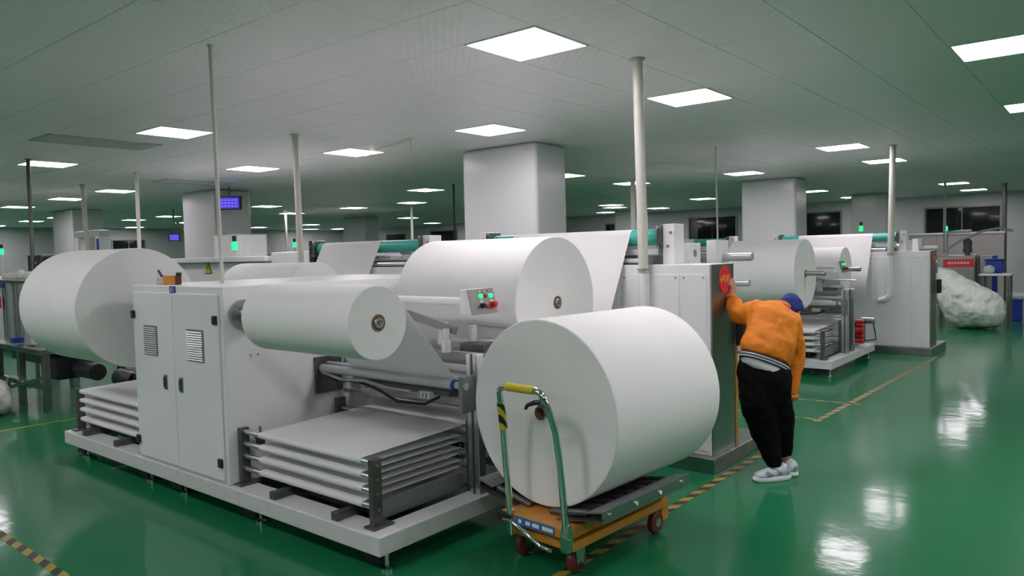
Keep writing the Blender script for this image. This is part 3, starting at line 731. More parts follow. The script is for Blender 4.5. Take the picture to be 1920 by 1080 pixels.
# casters
for x, y, swivel in ((PX-.17, -.345, 1), (PX+.17, -.345, 1), (PX-.17, .33, 0), (PX+.19, .345, 0)):
    w = cb_().lathe((x-.02, y, .0625), (1, 0, 0), [(0, .02), (0, .052), (.006, .0625), (.034, .0625), (.04, .052), (.04, .02)], 28, closed=True).build('caster_wheel', 'caster_red', cart)
    cb_().cyl((x-.022, y, .0625), (x+.022, y, .0625), .024, 16).build('hub', 'aluminium', w)
    if swivel:
        f = cb_()
        for sx in (-1, 1): f.prism([(y-.022, .05), (y+.022, .05), (y+.04, .135), (y-.04, .135)], 'x', x+sx*.027-.002, x+sx*.027+.002)
        f.box(x-.03, x+.03, y-.042, y+.042, .128, .14)
        fk = f.build('caster_fork', 'chrome', cart)
        cb_().bar((x+.03, y-.01, .06), (x+.085, y-.055, .05), .022, .006).build('brake_pedal', 'chrome', fk)
# roller bed
RX = -.038; SL = .20
def bedz(o): return .2924+SL*(o-.095)
for s in (-1, 1):
    pts = [(RX+s*.05, bedz(.05)-.045), (RX+s*.05, bedz(.05)-.040), (RX+s*.43, bedz(.43)-.040), (RX+s*.43, bedz(.43)-.045)]
    cb_().prism(pts, 'y', -.40, .40).build('bed_plate', 'dark_steel', cart)
    cb_().prism([(RX+s*.32, bedz(.32)-.012), (RX+s*.32, bedz(.32)-.006), (RX+s*.43, bedz(.43)-.002), (RX+s*.43, bedz(.43)-.010)], 'y', -.38, .42).build('bed_flange', 'grey_plate', cart)
    cb_().box(RX+s*.415, RX+s*.43, -.38, .42, bedz(.43)-.065, bedz(.43)-.002).build('bed_rail', 'stainless', cart, bevel=.003)
    for k in range(4):
        y = -.33+k*.22; cb_().cyl((RX+s*.43, y, bedz(.43)-.03), (RX+s*.437, y, bedz(.43)-.03), .011, 8).build('bolt', 'chrome', cart)
    cb_().box(RX+s*.22-.02, RX+s*.22+.02, -.38, .38, .245, bedz(.22)-.04).build('bed_support', 'dark_steel', cart)
    r0 = None
    for k in range(8):
        if r0 is None:
            r0 = cb_().cyl((RX+s*.07, 0, bedz(.07)-.0185), (RX+s*.31, 0, bedz(.31)-.0185), .018, 14).build('bed_roller', 'dark_steel', cart); o = r0
        else: o = r0.copy(); COL.objects.link(o)
        o.location = (0, -.34+k*.098, 0)
# push handle
hb, ht = -.475, -.575; xa, xb = PX-.15, PX+.215
def hz(x, t, z): return (x, hb+(ht-hb)*t, z)
path = [hz(xb, 0, .20), hz(xb, .1, .35), hz(xb-.002, .35, .6), hz(xb-.01, .5, .74), hz(xb-.022, .75, .84), hz(xb-.042, .95, .91)]
L_ = [hz(xa, 0, .20), hz(xa+.002, .1, .35), hz(xa, .35, .6), hz(xa+.003, .5, .74), hz(xa-.02, .75, .84), hz(xa-.035, .95, .91)]
L_ = [hz(xa, 0, .20), hz(xa, .1, .35), hz(xa+.002, .35, .6), hz(xa+.008, .5, .74), hz(xa+.02, .75, .84), hz(xa+.03, .95, .91)]
top = [hz(xb-.056, 1.0, .932), hz(xb-.08, 1.02, .942), hz(xa+.085, 1.02, .942), hz(xa+.05, 1.0, .932)]
hd = cb_().tube(path+top+L_[::-1], .0175, 14).build('push_handle', 'chrome', cart)
cb_().tube([hz(xb-.095, 1.02, .942), hz(xa+.09, 1.02, .942)], .0205, 14).build('grip_tape', 'yellow_tape', hd)
stripe_mat('grip_stripe', (.62, .50, .03), (.02, .02, .02), .06, 1.2)
n, l, b2 = nodes_of(M['grip_stripe'])
sp = next(q for q in n if q.type == 'SEPXYZ'); ad = next(q for q in n if q.type == 'MATH' and q.operation == 'MULTIPLY_ADD')
l.new(sp.outputs[2], ad.inputs[2])
cb_().tube([hz(xa+.022, .78, .85), hz(xa+.015, .65, .80), hz(xa+.008, .5, .74), hz(xa+.0065, .46, .71)], .0200, 14).build('grip_tape', 'grip_stripe', hd)
for x in (xa, xb):
    e = cb_().prism([(hb-.02, .15), (hb+.025, .15), (hb+.03, .23), (hb+.012, .29), (hb-.012, .29), (hb-.025, .23)], 'x', x-.022, x+.022).build('handle_bracket', 'chrome', hd, bevel=.006)
    cb_().cyl((x-.03, hb, .215), (x+.03, hb, .215), .012, 12).build('pivot_bolt', 'chrome', hd)
cb_().tube([(xb-.06, ht+.01, .89), (xb-.09, ht-.01, .885), (xb-.13, ht-.012, .87), (xb-.145, ht-.01, .85)], [.012, .012, .010, .008], 10).build('release_lever', 'black_plastic', hd)
cb_().box(xb-.075, xb-.03, ht-.005, ht+.03, .86, .905).build('lever_clamp', 'dark_steel', hd, bevel=.006)
cb_().tube([(xb-.05, ht+.02, .865), (xb-.045, ht+.03, .82), (xb-.025, ht+.05, .76), (xb-.018, ht+.06, .70)], .004, 8).build('lever_cable', 'black_rubber', hd)
cb_().tube([(xa+.02, hb-.01, .22), (PX-.03, hb-.03, .20), (PX+.06, hb-.02, .15), (PX+.1, hb+.02, .12)], .011, 10).build('pump_pedal', 'chrome', cart)
# its paper roll
RC = Vector((-2.31, 3.02, .768)); RR = .485; RL = 1.0
ro = thing('paper_roll', 'huge white paper roll lying on the orange hand cart in front', 'paper roll', (RC.x, RC.y, RC.z-RR), CR)
p = MB(); bv = .008
p.lathe((0, 0, RR), (0, 1, 0), [(0, .037), (0, RR-bv), (bv*.3, RR-bv*.3), (bv, RR), (RL-bv, RR), (RL, RR-bv), (RL, .037)], 160)
p.lathe((0, 0, RR), (0, 1, 0), [(0, .037), (RL, .037)], 32); p.build('paper', 'paper', ro)
MB().lathe((0, -.006, RR), (0, 1, 0), [(0, .030), (0, .0365), (RL+.012, .0365), (RL+.012, .030)], 32, closed=True).build('core', 'cardboard', ro)
fl = MB()
for k in range(16):          # torn crumbs of paper along the top edge
    a = math.radians(random.uniform(84, 112)); y = random.uniform(.004, .22)
    c = Vector((math.cos(a)*(RR-.001), y, RR+math.sin(a)*(RR-.001))); q = random.uniform(.004, .007)
    fl.ball(c, q*1.5, q*3, q*.6, 8)
fl.build('torn_edge', 'paper', ro)['kind'] = 'stuff'

# ------------------------------------------------------------------ the worker
PO = Vector((-1.83, 5.03, 0)); PR = -YAW
def remesh(o, vox, it=6, disp=None):
    r = o.modifiers.new('remesh', 'REMESH'); r.mode = 'VOXEL'; r.voxel_size = vox; r.use_smooth_shade = True
    s = o.modifiers.new('smooth', 'SMOOTH'); s.factor = .5; s.iterations = it
    if disp:
        tx = bpy.data.textures.new(o.name+'_fold', 'CLOUDS'); tx.noise_scale = disp[0]; tx.noise_depth = 2
        d = o.modifiers.new('folds', 'DISPLACE'); d.texture = tx; d.strength = disp[1]; d.mid_level = .5; d.texture_coords = 'LOCAL'
        if len(disp) > 2:
            tx2 = bpy.data.textures.new(o.name+'_fold2', 'CLOUDS'); tx2.noise_scale = disp[2]; tx2.noise_depth = 1
            d2 = o.modifiers.new('folds_fine', 'DISPLACE'); d2.texture = tx2; d2.strength = disp[3]; d2.texture_coords = 'LOCAL'
        s2 = o.modifiers.new('smooth2', 'SMOOTH'); s2.factor = .5; s2.iterations = 2
V3 = Vector
def limb(mb, pts, n=16):               # pts: (point, radius across, radius depth)
    P = [V3(p[0]) for p in pts]; rings = []
    u0 = None
    for i, p in enumerate(P):
        t = (P[min(i+1, len(P)-1)]-P[max(i-1, 0)]).normalized()
        u = V3((1, 0, 0)); u = (u-t*u.dot(t))
        if u.length < .35: u = V3((0, 0, -1))-t*V3((0, 0, -1)).dot(t)
        u.normalize()
        if u0 is not None and u.dot(u0) < 0: u = -u
        u0 = u; v = t.cross(u)
        rings.append((p, u*pts[i][1], v*pts[i][2]))
    mb.loft(rings, n)
hem_u = V3((.93, .05, -.36)).normalized(); hem_v = V3((.10, .93, -.28)).normalized()
pelvis, waist, mid, chest, upp = V3((-.052, .02, .735)), V3((-.045, .03, .86)), V3((-.005, .07, .980)), V3((.045, .13, 1.085)), V3((.080, .175, 1.145))
neck, head = V3((.138, .225, 1.165)), V3((.222, .30, 1.135))
lsh, lel, lwr, lha = V3((-.075, .12, 1.165)), V3((-.165, .27, 1.14)), V3((-.170, .40, 1.235)), V3((-.140, .445, 1.30))
rsh, rel, rwr = V3((.180, .17, 1.07)), V3((.245, .22, .84)), V3((.205, .19, .60))
lhip, lkn, lan = V3((-.135, .0, .70)), V3((-.085, .02, .40)), V3((-.008, .0, .11))
rhip, rkn, ran = V3((.045, .05, .70)), V3((.085, .07, .37)), V3((.115, .11, .10))
bd = MB()
bd.loft([(pelvis-V3((0, 0, .08)), hem_u*.10, hem_v*.09), (pelvis, hem_u*.145, hem_v*.10), (waist, hem_u*.13, hem_v*.09), (mid, hem_u*.14, hem_v*.095), (chest, hem_u*.145, hem_v*.10), (upp, hem_u*.12, hem_v*.08), (neck-V3((.015, .02, .008)), hem_u*.055, hem_v*.055)], 24)
limb(bd, [(neck-V3((.03, .03, .01)), .055, .055), (neck, .05, .05), (head-V3((.03, .02, -.01)), .05, .05)])
# head: skull, jaw, nose, ears; it hangs forward and looks down to the right
fwd = V3((.42, .58, -.70)).normalized(); hup = V3((.62, .35, .66)); hup = (hup-fwd*hup.dot(fwd)).normalized(); hri = fwd.cross(hup)
HR = Matrix((hri, fwd, hup)).transposed()
bd.ball(head, .072, .090, .100, 20, HR)
bd.ball(head+fwd*.035-hup*.055, .052, .055, .05, 14, HR)
bd.ball(head+fwd*.096-hup*.012, .012, .018, .022, 10, HR)
for s in (-1, 1): bd.ball(head+hri*s*.073-hup*.005-fwd*.005, .010, .020, .030, 10, HR)
for s in (-1, 1): bd.ball(head+hri*s*.030+fwd*.080+hup*.018, .016, .012, .010, 8, HR)
bd.ball(head+fwd*.088-hup*.055, .024, .010, .008, 8, HR)
limb(bd, [(lsh, .05, .05), (lsh.lerp(lel, .5), .045, .045), (lel, .038, .038), (lel.lerp(lwr, .4), .038, .036), (lwr, .027, .024), (lha, .030, .018)])
limb(bd, [(rsh, .05, .05), (rsh.lerp(rel, .5), .045, .045), (rel, .038, .038), (rel.lerp(rwr, .4), .036, .036), (rwr, .026, .024), (rwr-V3((.004, 0, .06)), .032, .018)])
limb(bd, [(lhip, .085, .085), (lhip.lerp(lkn, .5), .075, .075), (lkn, .055, .058), (lkn.lerp(lan, .4), .05, .055), (lan, .034, .038), (lan-V3((.0, 0, .06)), .034, .045)])
limb(bd, [(rhip, .085, .085), (rhip.lerp(rkn, .5), .075, .075), (rkn, .055, .058), (rkn.lerp(ran, .4), .05, .055), (ran, .034, .038), (ran-V3((0, 0, .05)), .034, .045)])
# left hand: palm against the cabinet edge, four bent fingers and a thumb
pu = V3((-.10, .30, .95)).normalized(); ps = V3((.75, .62, -.12)).normalized(); pn = pu.cross(ps).normalized()
palm = lha+pu*.02
bd.loft([(lwr, ps*.026, pn*.02), (lha-pu*.01, ps*.034, pn*.017), (palm, ps*.040, pn*.015), (palm+pu*.03, ps*.040, pn*.012)], 16)
for k, (off, ln) in enumerate(((-.031, .060), (-.010, .070), (.011, .066), (.031, .052))):
    b0 = palm+pu*.025+ps*off; b1 = b0+pu*ln*.45+V3((-.012, 0, .0)); b2_ = b1+pu*ln*.25+V3((-.022, .004, 0)); b3 = b2_+V3((-.018, .004, -.004))
    limb(bd, [(b0, .0095, .0095), (b1, .009, .009), (b2_, .0085, .0085), (b3, .0065, .0065)], 10)
th0 = lha-ps*.028; limb(bd, [(th0, .012, .012), (th0-ps*.022+pu*.02, .0105, .0105), (th0-ps*.032+pu*.045+V3((-.01, 0, 0)), .009, .009), (th0-ps*.034+pu*.06+V3((-.018, 0, 0)), .007, .007)], 10)
# right hand: relaxed fingers inside the long cuff
for k, off in enumerate((-.022, -.007, .008, .022)):
    b0 = rwr+V3((off*.6, off*.8, -.055)); limb(bd, [(b0, .009, .009), (b0+V3((.004, .01, -.035)), .0085, .0085), (b0+V3((-.006, .016, -.062)), .0065, .0065)], 10)
b0 = rwr+V3((-.018, .02, -.03)); limb(bd, [(b0, .011, .011), (b0+V3((-.012, .012, -.03)), .009, .009), (b0+V3((-.01, .018, -.05)), .007, .007)], 10)
person = bd.build('person', 'skin'); remesh(person, .006, 4)
person.location = PO; person.rotation_euler = (0, 0, PR)
tag(person, 'worker in orange jacket, black trousers and blue cap leaning on the steel cabinet end', 'person')
# jacket
jk = MB()
jb = waist+V3((-.008, -.012, -.030))
jk.loft([(jb, hem_u*.178, hem_v*.128), (jb+V3((.004, .008, .045)), hem_u*.190, hem_v*.142), (mid-V3((0, .01, .03)), hem_u*.192, hem_v*.150), (mid.lerp(chest, .6), hem_u*.188, hem_v*.150), (chest+V3((.005, 0, .03)), hem_u*.175, hem_v*.14), (upp+V3((.008, .005, .022)), hem_u*.120, hem_v*.105), (neck+V3((-.012, -.01, .016)), hem_u*.072, hem_v*.070)], 28)
limb(jk, [(lsh+V3((.07, .0, -.05)), .10, .10), (lsh+V3((.0, .0, -.015)), .088, .090), (lsh.lerp(lel, .55)+V3((0, 0, -.02)), .074, .078), (lel+V3((0, 0, -.018)), .066, .074), (lel.lerp(lwr, .45), .062, .066), (lwr-V3((0, .01, .028)), .048, .050), (lwr, .038, .038)])
limb(jk, [(rsh+V3((-.06, 0, .02)), .09, .09), (rsh, .080, .085), (rsh.lerp(rel, .5)+V3((.008, 0, 0)), .066, .075), (rel, .058, .066), (rel.lerp(rwr, .5), .052, .056), (rwr+V3((0, 0, .015)), .040, .044), (rwr-V3((.006, 0, .055)), .038, .042)])
jo = jk.build('jacket', 'jacket', person); remesh(jo, .011, 6, (.11, .030, .045, .010))
def hemband(z0, z1, m_, grow):
    o = jb+V3((-.001, -.003, 0)); up_ = hem_u.cross(hem_v); up_ = up_ if up_.z > 0 else -up_
    r = MB(); prof = []
    for t in (z0, z1): prof.append((o+up_*t, hem_u*(.178+grow), hem_v*(.128+grow)))
    r.loft(prof, 40); return r.build('hem_band', m_, jo)
for k, (a, c, m_) in enumerate(((-.048, -.040, 'rib_navy'), (-.040, -.031, 'rib_white'), (-.031, -.022, 'rib_navy'), (-.022, -.013, 'rib_white'), (-.013, -.003, 'rib_navy'))):
    hemband(a, c, m_, .006-abs(k-2)*.0012)
cu = MB(); limb(cu, [(rwr-V3((.006, 0, .053)), .040, .044), (rwr-V3((.008, 0, .085)), .036, .040)], 20); cu.build('cuff', 'jacket', jo)
cu = MB(); limb(cu, [(lwr-V3((0, .004, .012)), .042, .042), (lwr+V3((.004, .008, .012)), .036, .036)], 20); cu.build('cuff', 'jacket', jo)
cl = MB(); cl.loft([(neck+V3((-.022, -.02, .004)), hem_u*.078, hem_v*.076), (neck+V3((.004, .004, .024)), hem_u*.068, hem_v*.068)], 24); cl.build('collar', 'jacket', jo)
# shirt tail below the hem
sh = MB(); up_ = hem_u.cross(hem_v); up_ = up_ if up_.z > 0 else -up_
sh.loft([(jb-up_*.03, hem_u*.168, hem_v*.122), (jb-up_*.075+hem_u*.004, hem_u*.164, hem_v*.122), (jb-up_*.105+hem_u*.03, hem_u*.136, hem_v*.118)], 28)
remesh(sh.build('shirt_tail', 'shirt', person), .012, 3, (.08, .012))
# baggy trousers
tr = MB()
tr.loft([(waist+V3((-.012, 0, -.015)), hem_u*.160, hem_v*.115), (waist+V3((-.012, 0, -.07)), V3((.172, 0, -.035)), V3((0, .135, 0))), (pelvis+V3((-.005, 0, -.03)), V3((.185, 0, -.01)), V3((0, .150, 0))), (pelvis+V3((-.002, .01, -.12)), V3((.180, 0, 0)), V3((0, .145, 0))), (pelvis+V3((.0, .01, -.20)), V3((.15, 0, 0)), V3((0, .12, 0)))], 28)
limb(tr, [(lhip+V3((.01, 0, 0)), .10, .12), (V3((-.125, 0, .58)), .115, .120), (V3((-.100, .005, .46)), .108, .112), (V3((-.068, .015, .35)), .095, .098), (V3((-.042, .012, .24)), .078, .082), (V3((-.015, .0, .15)), .062, .066), (lan+V3((0, 0, .0)), .052, .056), (lan-V3((0, 0, .03)), .048, .052)], 20)
limb(tr, [(rhip, .09, .11), (V3((.035, .05, .56)), .090, .110), (V3((.060, .06, .44)), .090, .105), (V3((.082, .07, .34)), .082, .095), (V3((.098, .085, .26)), .066, .075), (V3((.106, .10, .17)), .050, .055), (ran+V3((0, 0, .03)), .042, .045)], 20)
to = tr.build('trousers', 'trousers', person); remesh(to, .011, 6, (.12, .03, .05, .010))
# shoes
def shoe(c, ang, nm):
    d = V3((math.cos(ang), math.sin(ang), 0)); a = V3((-d.y, d.x, 0)); m_ = MB()
    rings = []
    for t, w_, h in ((-.085, .026, .055), (-.065, .040, .085), (-.03, .045, .098), (.02, .046, .085), (.07, .050, .062), (.115, .050, .050), (.150, .040, .040), (.168, .018, .026)):
        rings.append((c+d*t+V3((0, 0, h/2+.018)), a*w_, V3((0, 0, h/2))))
    m_.loft(rings, 20); s_ = m_.build('shoe', 'shoe', person)
    so = MB(); rings = []
    for z, g_ in ((0, 1.0), (.012, 1.06), (.03, 1.0)):
        rings.append((c+d*.042+V3((0, 0, z)), d*.135*g_, a*.052*g_))
    so.loft(rings, 28, power=.75); so.build('sole', 'sole', s_, bevel=.003)
    ls = MB()
    for q in range(3): ls.tube([c+d*(.03+.02*q)+a*.03+V3((0, 0, .085-.012*q)), c+d*(.035+.02*q)+V3((0, 0, .104-.014*q)), c+d*(.04+.02*q)-a*.03+V3((0, 0, .083-.012*q))], .004, 6)
    ls.build('laces', 'sole', s_)
shoe(V3((.015, -.01, 0)), math.radians(193), 'l')
shoe(V3((.135, .12, 0)), math.radians(100), 'r')
# cap and hair
cp = MB()
cp.ball(head+hup*.020-fwd*.014, .084, .096, .094, 20, HR); cp.ball(head+hup*.045-fwd*.05, .07, .06, .06, 14, HR); cp.ball(head+hup*.05+fwd*.03, .07, .06, .055, 14, HR)
remesh(cp.build('cap', 'cap', person), .008, 4, (.035, .024))
hr = MB(); hr.ball(head-hup*.045-fwd*.035, .066, .055, .050, 16, HR); hr.build('hair', 'hair', person)

# ------------------------------------------------------------------ small things on and around the nearest machine
bx = thing('tool_box', 'small orange and cream box lying on the twin-door cabinet top', 'box', (-5.08, 2.47, 1.436))
o = Vector(bx.location)
MB(o).box(-5.23, -5.13, 2.443, 2.475, 1.436, 1.484).build('cream_end', 'box_cream', bx, bevel=.003)
MB(o).box(-5.13, -4.96, 2.44, 2.478, 1.436, 1.498).build('orange_sleeve', 'box_orange', bx, bevel=.003)
MB(o).box(-4.96, -4.935, 2.442, 2.476, 1.436, 1.496).build('dark_band', 'box_brown', bx, bevel=.003)
MB(o).box(-4.955, -4.925, 2.445, 2.475, 1.496, 1.520).build('black_knob', 'black_plastic', bx, bevel=.006)
tag(MB((-5.2, 2.48, 1.486)).cyl((-5.25, 2.47, 1.53), (-5.185, 2.46, 1.494), .009, 12).build('marker_pen', 'sticker_blue'), 'short dark blue pen leaning on the small orange box', 'pen')

# ------------------------------------------------------------------ neighbouring machines, left background
hood = thing('machine_hood', 'long white machine hood with yellow warning triangle behind the left rolls', 'machine', (-11.0, 6.0, 0))
o = Vector(hood.location)
MB(o).box(-13.2, -8.75, 5.6, 6.9, .1, 1.56).build('body', 'white_paint', hood, bevel=.01)
MB(o).box(-13.3, -8.72, 5.5, 7.0, 1.56, 1.63).build('top_lid', 'white_paint', hood, bevel=.01)
MB(o).box(-8.72, -7.95, 5.6, 6.6, .1, 1.675).build('end_cabinet', 'white_paint', hood, bevel=.01)
MB(o).box(-8.95, -8.15, 6.4, 7.2, 1.63, 1.74).build('paper_tray', 'pink_cover', hood, bevel=.01)
MB(o).box(-13.2, -7.95, 5.7, 6.8, 0, .1).build('plinth', 'plinth_steel', hood)
wt = MB(o).add([(-10.45, 5.594, 1.395), (-10.24, 5.594, 1.395), (-10.345, 5.594, 1.575), (-10.45, 5.6, 1.395), (-10.24, 5.6, 1.395), (-10.345, 5.6, 1.575)], [(0, 1, 2), (5, 4, 3), (0, 3, 4, 1), (1, 4, 5, 2), (2, 5, 3, 0)]).build('warning_border', 'black_plastic', hood)
MB(o).add([(-10.43, 5.592, 1.405), (-10.26, 5.592, 1.405), (-10.345, 5.592, 1.552)], [(0, 1, 2)]).build('warning_sign', 'warn_yellow', wt)
MB(o).add([(-10.345, 5.590, 1.50), (-10.37, 5.590, 1.455), (-10.345, 5.590, 1.457), (-10.355, 5.590, 1.42), (-10.32, 5.590, 1.468), (-10.342, 5.590, 1.466)], [(0, 1, 2), (2, 3, 4), (2, 4, 5)]).build('bolt_mark', 'black_plastic', wt)
ab = thing('acrylic_cover', 'clear acrylic cover box standing on the long white hood', 'cover', (-10.3, 6.1, 1.63))
o = Vector(ab.location)
for q in ((-10.62, -10.6, 5.85, 6.35), (-10.0, -9.98, 5.85, 6.35), (-10.6, -10.0, 5.85, 5.87), (-10.6, -10.0, 6.33, 6.35)): MB(o).box(q[0], q[1], q[2], q[3], 1.63, 1.95).build('panel', 'acrylic', ab)
MB(o).box(-10.62, -9.98, 5.85, 6.35, 1.95, 1.965).build('top_panel', 'acrylic', ab)
def lamp_tower(p, h, label, base='tube_grey'):
    t = thing('signal_lamp', label, 'signal lamp', p, group='green signal lamps'); o = Vector(p)
    MB(o).cyl(p, (p[0], p[1], p[2]+h), .014, 10).build('stem', base, t)
    MB(o).lathe((p[0], p[1], p[2]+h), (0, 0, 1), [(0, 0), (0, .04), (.10, .04), (.12, .03), (.12, 0)], 16).build('lamp', 'led_green', t)
    MB(o).cyl((p[0], p[1], p[2]+h+.12), (p[0], p[1], p[2]+h+.2), .03, 12).build('cap', 'black_plastic', t)
lamp_tower((-9.78, 5.70, 1.63), .10, 'glowing green signal lamp beside the acrylic cover on the white hood')
lamp_tower((-14.9, 10.2, 1.721), .12, 'green signal lamp just left of the thick left pole')
lamp_tower((-17.2, 5.0, 1.351), .45, 'green signal lamp at the far left photo edge')
lamp_tower((-4.3, 17.0, 1.451), .42, 'green signal lamp left of the far cream pole')
lamp_tower((-3.35, 20.985, 1.83), .04, 'green signal lamp low in front of the long dark window')
def far_machine(x0, x1, y0, y1, z, label, lid='pink_cover'):
    t = thing('packing_machine', label, 'machine', ((x0+x1)/2, (y0+y1)/2, 0), group='machines in the background'); o = Vector(t.location)
    MB(o).box(x0, x1, y0, y1, .1, z-.12).build('body', 'white_paint', t, bevel=.012)
    MB(o).box(x0-.05, x1+.05, y0-.05, y1+.05, z-.12, z).build('top_cover', lid, t, bevel=.01)
    MB(o).box(x0+.04, x1-.04, y0+.04, y1-.04, 0, .1).build('plinth', 'plinth_steel', t)
    k = max(2, int((x1-x0)/.9))
    for q in range(k):
        a = x0+(x1-x0)*q/k; c = x0+(x1-x0)*(q+1)/k
        MB(o).box(a+.02, c-.02, y0-.008, y0, .16, z-.2).build('panel', 'white_paint', t, bevel=.003)
    return t
far_machine(-16.5, -12.6, 9.8, 11.0, 1.72, 'pink-topped white machine far behind the thick left pole')
far_machine(-19.5, -15.5, 4.6, 5.8, 1.35, 'pale machine body at the far left behind the steel frames')
far_machine(-19.8, -17.6, 14.0, 15.2, 1.8, 'distant white machine cabinet left of the left green roller')
far_machine(-6.2, -3.6, 16.6, 17.8, 1.45, 'white machine body behind the second machine')
# black bearing blocks on the far side of the hood
# wires hanging from the ceiling
tag(MB((-21.8, 11.3, 0)).tube([(-22.9, 11.3, ZC-.01), (-22.82, 11.3, 2.86), (-22.4, 11.3, 2.66), (-22.15, 11.3, 2.47), (-21.85, 11.3, 1.86), (-21.8, 11.3, .9), (-21.8, 11.3, .0)], .035, 8).build('hanging_cable', 'pole_cream'), 'bent pale cable hanging from the ceiling left of the left white column', 'cable')
# hanging screens
def hang_screen(c, w_, h, rz, label):
    t = thing('hanging_screen', label, 'screen', c, rz, 'hanging information screens')
    MB().box(-w_/2, w_/2, .0, .06, -h/2, h/2).build('housing', 'black_plastic', t, bevel=.006)
    s_ = MB().box(-w_/2*.80, w_/2*.80, -.004, 0, -h/2*.82, h/2*.82).build('display', 'screen_blue', t)
    for q in range(3):
        z = h*.22-q*h*.22
        for k in range(5): MB().box(-w_*.34+k*w_*.14, -w_*.34+k*w_*.14+w_*.10, -.006, -.004, z-h*.05, z+h*.05).build('text_block', 'screen_line', s_)
    MB().cyl((0, .03, h/2), (0, .03, ZT-c[2]), .012, 8).build('hanger', 'dark_steel', t)
hang_screen((-13.41, 7.74, 2.69), .46, .26, .8, 'small glowing blue screen hanging in front of the left white column')
hang_screen((-20.0, 9.88, 2.23), .30, .20, .9, 'dim distant blue screen left of the left white column')
# left: steel frame machines
fr = thing('filling_frame', 'stainless frame machine with upright cylinders and red tags at the left edge', 'machine', (-9.9, 3.1, 0))
o = Vector(fr.location)
for (x, y) in ((-8.95, 2.95), (-9.7, 2.95), (-10.45, 2.95), (-9.0, 3.75), (-10.4, 3.75)):
    MB(o).box(x-.035, x+.035, y-.035, y+.035, 0, .62).build('leg', 'plinth_steel', fr, bevel=.004)
MB(o).box(-10.6, -8.9, 2.88, 3.85, .62, .68).build('table_top', 'plinth_steel', fr, bevel=.005)
MB(o).box(-10.5, -8.95, 2.95, 3.0, .22, .27).build('lower_rail', 'plinth_steel', fr)
MB(o).bar((-10.3, 2.94, .12), (-9.0, 2.94, .36), .03, .04).build('brace', 'plinth_steel', fr)
for k, x in enumerate((-10.42, -10.22, -10.02, -9.82, -9.60)):
    MB(o).cyl((x, 3.05, .68), (x, 3.05, 1.38), .065 if k % 2 else .04, 16).build('cylinder', 'aluminium' if k % 2 else 'stainless', fr)
MB(o).box(-10.6, -9.35, 2.98, 3.4, 1.38, 1.42).build('upper_plate', 'stainless', fr, bevel=.004)
MB(o).box(-9.56, -9.38, 2.96, 3.05, .70, 1.38).build('side_panel', 'tube_grey', fr, bevel=.004)
for z in (1.12, 1.19): MB(o).box(-9.52, -9.40, 2.95, 2.96, z-.028, z+.024).build('red_tag', 'red_plastic', fr)
MB(o).box(-10.5, -10.38, 2.96, 2.985, 1.08, 1.22).build('red_tag', 'red_plastic', fr)
MB(o).cyl((-10.45, 3.0, 1.36), (-10.25, 3.0, 1.35), .03, 12).build('blue_valve', 'blue_plastic', fr)
MB(o).box(-9.85, -9.75, 2.9, 3.0, .70, .76).build('blue_valve', 'blue_plastic', fr)
MB(o).box(-10.5, -9.5, 3.1, 3.6, .45, .62).build('gear_tray', 'dark_steel', fr, bevel=.01)
MB(o).box(-9.45, -9.1, 3.1, 3.5, .30, .58).build('motor', 'black_plastic', fr, bevel=.03)
MB(o).cyl((-8.95, 3.3, .42), (-8.5, 3.3, .42), .09, 18).build('motor', 'black_plastic', fr)
hp = [(-9.6, 3.0, .2), (-9.75, 2.9, .32), (-9.95, 2.9, .3), (-10.2, 2.95, .1), (-10.4, 3.0, .02)]
MB(o).tube(hp, .02, 8).build('hose', 'hose', fr)
cl_ = MB()
for k in range(7):
    cl_.loft([((-10.55+.17*k, 3.15, 1.42), (.09, 0, 0), (0, .1, 0)), ((-10.55+.17*k, 3.15, 1.47), (.08, 0, 0), (0, .09, 0)), ((-10.55+.17*k, 3.15, 1.50+.02*(k % 3)), (.03, 0, 0), (0, .03, 0))], 10)
cov = cl_.build('plastic_cover', 'sack'); remesh(cov, .025, 3, (.07, .04)); tag(cov, 'crumpled white plastic sheet on top of the left steel frame', 'plastic sheet')
dk = thing('dark_cabinet', 'dark grey control cabinet at the far left beside the dark pole', 'cabinet', (-11.2, 3.8, 0)); o = Vector(dk.location)
MB(o).box(-11.75, -11.25, 3.72, 4.2, 1.30, 1.72).build('box', 'dark_steel', dk, bevel=.01); MB(o).box(-11.2, -10.85, 3.75, 4.2, 1.15, 1.70).build('box', 'black_plastic', dk, bevel=.01)
for x in (-11.65, -10.95): MB(o).box(x-.04, x+.04, 3.9, 4.0, 0, 1.3 if x < -11.3 else 1.15).build('leg', 'dark_steel', dk)
MB(o).tube([(-11.6, 3.70, 1.32), (-11.4, 3.70, 1.62)], .012, 8).build('rod', 'pole_cream', dk)
gl = thing('white_gantry', 'pale gantry frame in the left background above the big roll', 'gantry', (-15.7, 6.1, 0)); o = Vector(gl.location)
for x in (-16.2, -15.2): MB(o).box(x-.08, x+.08, 6.0, 6.2, 0, 2.1).build('post', 'white_paint', gl, bevel=.01)
MB(o).box(-16.3, -15.1, 6.0, 6.2, 2.1, 2.22).build('beam', 'tube_grey', gl, bevel=.01)
MB(o).box(-15.16, -15.12, 5.97, 6.0, 1.5, 2.05).build('blue_strip', 'sticker_blue', gl)
